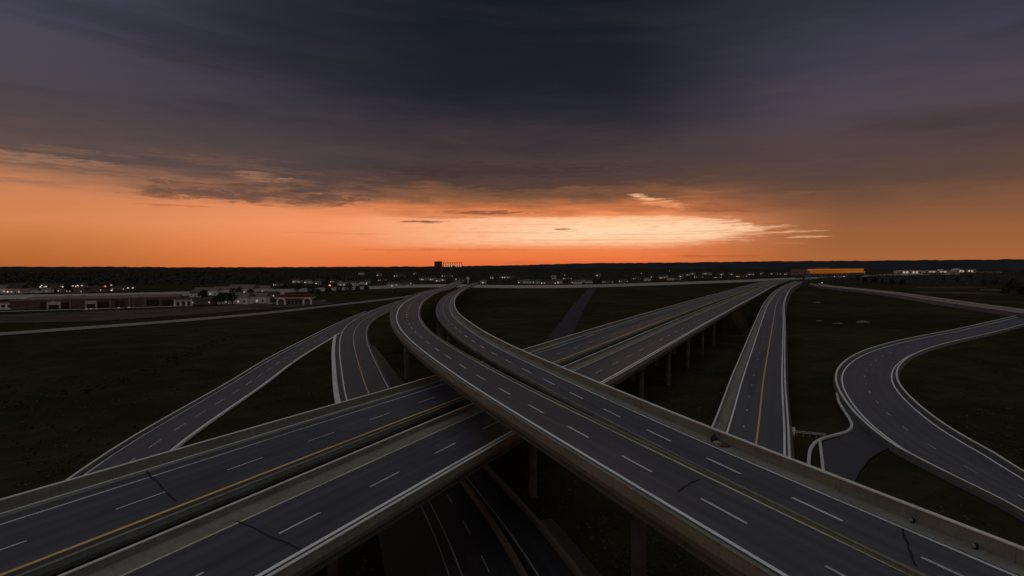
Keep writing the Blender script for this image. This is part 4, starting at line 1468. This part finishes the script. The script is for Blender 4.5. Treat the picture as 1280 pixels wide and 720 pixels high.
lamp(LO, 412, 357, 9, 'bright orange sodium lamp beside the cross highway, largest light in town', None)
lamp(LR, 131.5, 358, 8, 'red lit lamp behind the long brown store', None)
lamps = [(52, 357), (57.5, 358), (78.5, 358.5), (91, 357.5), (97, 357), (102.5, 357), (139, 356.5), (139.5, 363), (160, 360), (166, 360)]
for px, py in lamps:
    lamp(LW, px, py, 9, 'slim street lamp with small white light behind the brown store', 'street lamps behind the brown store')
lamps = [(381, 353), (458, 355), (490, 357.5), (527, 349.5), (546, 351), (553, 350), (570, 349), (603.5, 353.5), (616, 347.5), (631, 347), (697.5, 353.5), (706, 344), (746, 344.5), (802, 342), (837, 338.5), (859, 343.5), (881.5, 342.5), (901.5, 343.5), (914.5, 343)]
for px, py in lamps:
    lamp(LW, px, py, 9, 'slim street lamp with small white light among the far town houses', 'street lamps of the far town')
for px, py in ((975.5, 342.5), (1043, 345.5), (1055, 345.5), (1027.5, 353.5), (1266, 334)):
    lamp(LW, px, py, 9, 'slim street lamp with small white light around the far right junction', 'street lamps of the far junction')


# ------------------------------------------------------------------ parked cars
def car_proto(mat):
    t = thing('parked_car', '', 'car', (0, -700, 0), None, 0, True)
    mb = MB()
    side = [(-2.2, .35), (2.2, .35), (2.25, .75), (1.9, .92), (1.0, 1.0), (.45, 1.42), (-1.2, 1.45), (-1.9, 1.02), (-2.25, .9)]
    mb.prism(side, -.88, .88)
    o = mb.build('body', mat, t)
    MB().prism([(.95, 1.02), (.42, 1.36), (-1.15, 1.38), (-1.75, 1.04)], -.90, -.883).build('window', 'glass', t)
    MB().prism([(.95, 1.02), (.42, 1.36), (-1.15, 1.38), (-1.75, 1.04)], .883, .90).build('window', 'glass', t)
    for x in (-1.4, 1.4):
        for y in (-.8, .8):
            MB().tube((x, y - .11, .33), (x, y + .11, .33), .33, .33, 12).build('wheel', 'rubber', t)
    return t


CARS = {c: car_proto('car_' + c) for c in ('white', 'silver', 'dark')}
cused = set()


def car(px, py, c, rz, label, group):
    o = CARS[c]
    if c in cused: o = copy_tree(o)
    cused.add(c)
    p = bp(px, py, 0)
    o.location = (p.x, p.y, -.15)
    o.rotation_euler.z = rz
    tag(o, label, 'car', group)


for px, py, c, lab in ((108.5, 387.6, 'white', 'white car parked before the brown store, first of the close pair'), (114.5, 387.4, 'white', 'white car parked before the brown store, second of the close pair'),
                       (121, 387.2, 'silver', 'silver car parked before the brown store right of the white pair'), (149, 386, 'white', 'white car parked alone beyond the brown store entrance'),
                       (157, 385.8, 'dark', 'black car parked beside the lone white car'), (161.5, 385.4, 'white', 'white car parked just right of the black one')):
    car(px, py, c, 2.0, lab, 'cars parked before the brown store')
for px, py, c, lab in ((338, 380, 'white', 'white car parked left of the arched pavilion'), (345.5, 379.5, 'silver', 'silver car parked close against the arched pavilion'), (405, 376.5, 'silver', 'silver car parked on the grass right of the pavilion')):
    car(px, py, c, .4, lab, 'cars parked by the pavilion')

# ------------------------------------------------------------------ individual trees
spots = [(270, 381, .9), (277, 381.5, 1.1), (284, 381, 1.0), (291, 380.5, .9), (252, 374, .9), (256, 374, 1.0), (291, 371.5, .9), (299, 370, .8), (313, 371, 1.0), (84, 366, 1.1), (113, 363, 1.0), (390, 370, 1.1), (398, 371, 1.0), (410, 369, 1.1), (424, 368, 1.0), (436, 367, 1.1), (447, 366, 1.0), (458, 365, .9), (372, 365, .9), (356, 364.5, .9)]
for n, (px, py, sc) in enumerate(spots):
    p = bp(px, py, 0)
    reg = 'between the brown store and the arched pavilion' if px < 340 and px > 240 else 'behind the brown store' if px < 200 else 'behind the arched pavilion near the orange lamp'
    plant(p.x, p.y, sc, n, ('olive' if n % 4 == 2 else 'dark') + ' bushy tree standing ' + reg, 'trees ' + reg)
spots = [(1064, 352, 1), (1072, 353.5, 1.1), (1081, 354, 1.0), (1092, 356, 1.2), (1103, 355, 1.0), (1115, 356.5, 1.1), (1128, 357, 1.0), (1143, 354, 1.0), (1160, 353, 1.1), (1178, 354, 1.2), (1196, 353, 1.0), (1212, 352.5, 1.1), (1228, 356, 1.0), (1243, 358, 1.2), (1262, 366, 1.3), (1271, 370, 1.4), (1280, 372, 1.4), (1256, 371, 1.1), (1246, 354, 1.0), (1266, 358, 1.1)]
for n, (px, py, sc) in enumerate(spots):
    p = bp(px, py, 0)
    near = px > 1250 and py > 364
    reg = 'at the right edge above the connector road' if near else 'between the orange warehouse and the white blocks'
    plant(p.x, p.y, sc, n, ('olive' if n % 4 == 2 else 'dark') + ' bushy tree standing ' + reg, 'trees ' + reg)
for n, (px, py, sc) in enumerate(((572, 357.5, .9), (577, 357, .9), (581, 358, .8), (566, 357.5, .8))):
    p = bp(px, py, 0)
    plant(p.x, p.y, sc, n, ('olive' if n % 4 == 2 else 'dark') + ' bushy tree standing between the two flyover ends', 'trees between the flyover ends')

# pale strips of stubble at the right, dirt patches and rubble
for k, q in enumerate(([(1140, 359), (1180, 358.2), (1222, 358.2), (1236, 359.2), (1222, 360.2), (1180, 360.4), (1150, 360.6)], [(1138, 364), (1180, 364.6), (1230, 366.0), (1262, 367.2), (1256, 368.6), (1200, 366.8), (1150, 365.8)], [(1225, 361), (1262, 362), (1262, 364), (1225, 363)])):
    V = [bp(x, y, .05) for x, y in q]
    tag(link('bare_field', mesh('bare_field', V, [tuple(reversed(range(len(V))))]), 'soil'), kind='structure')


def heap(px, py, r, h, lab):
    p = bp(px, py, 0)
    rng = random.Random(int(px))
    V = [(0, 0, h)]
    n = 14
    for j in (1, 2, 3, 4):
        for i in range(n):
            a = 2 * PI * i / n
            k = r * j / 4 * rng.uniform(.8, 1.2)
            V.append((k * 1.7 * math.cos(a), k * .9 * math.sin(a), max(-.5, h * (1 - j / 3.7) * rng.uniform(.7, 1.2))))
    FC = [(0, 1 + i, 1 + (i + 1) % n) for i in range(n)]
    for j in range(3):
        FC += [(1 + j * n + i, 1 + (j + 1) * n + i, 1 + (j + 1) * n + (i + 1) % n, 1 + j * n + (i + 1) % n) for i in range(n)]
    o = link('rubble_heap', mesh('rubble_heap', V, FC), 'rubble')
    o.location = (p.x, p.y, -.15)
    tag(o, lab, 'rubble heap', 'rubble heaps in the right meadow')


heap(1078, 402.5, 2.6, 1.3, 'largest pale rubble heap, alone at the right of the dirt patch')
heap(1022, 378, 2.4, .9, 'small pale rubble heap at the far end of the dirt patch')
heap(1024, 401, 1.4, .7, 'small pale rubble heap near the raised ramp')
heap(1048, 404, 2.0, .5, 'low dull rubble heap between the other two near ones')
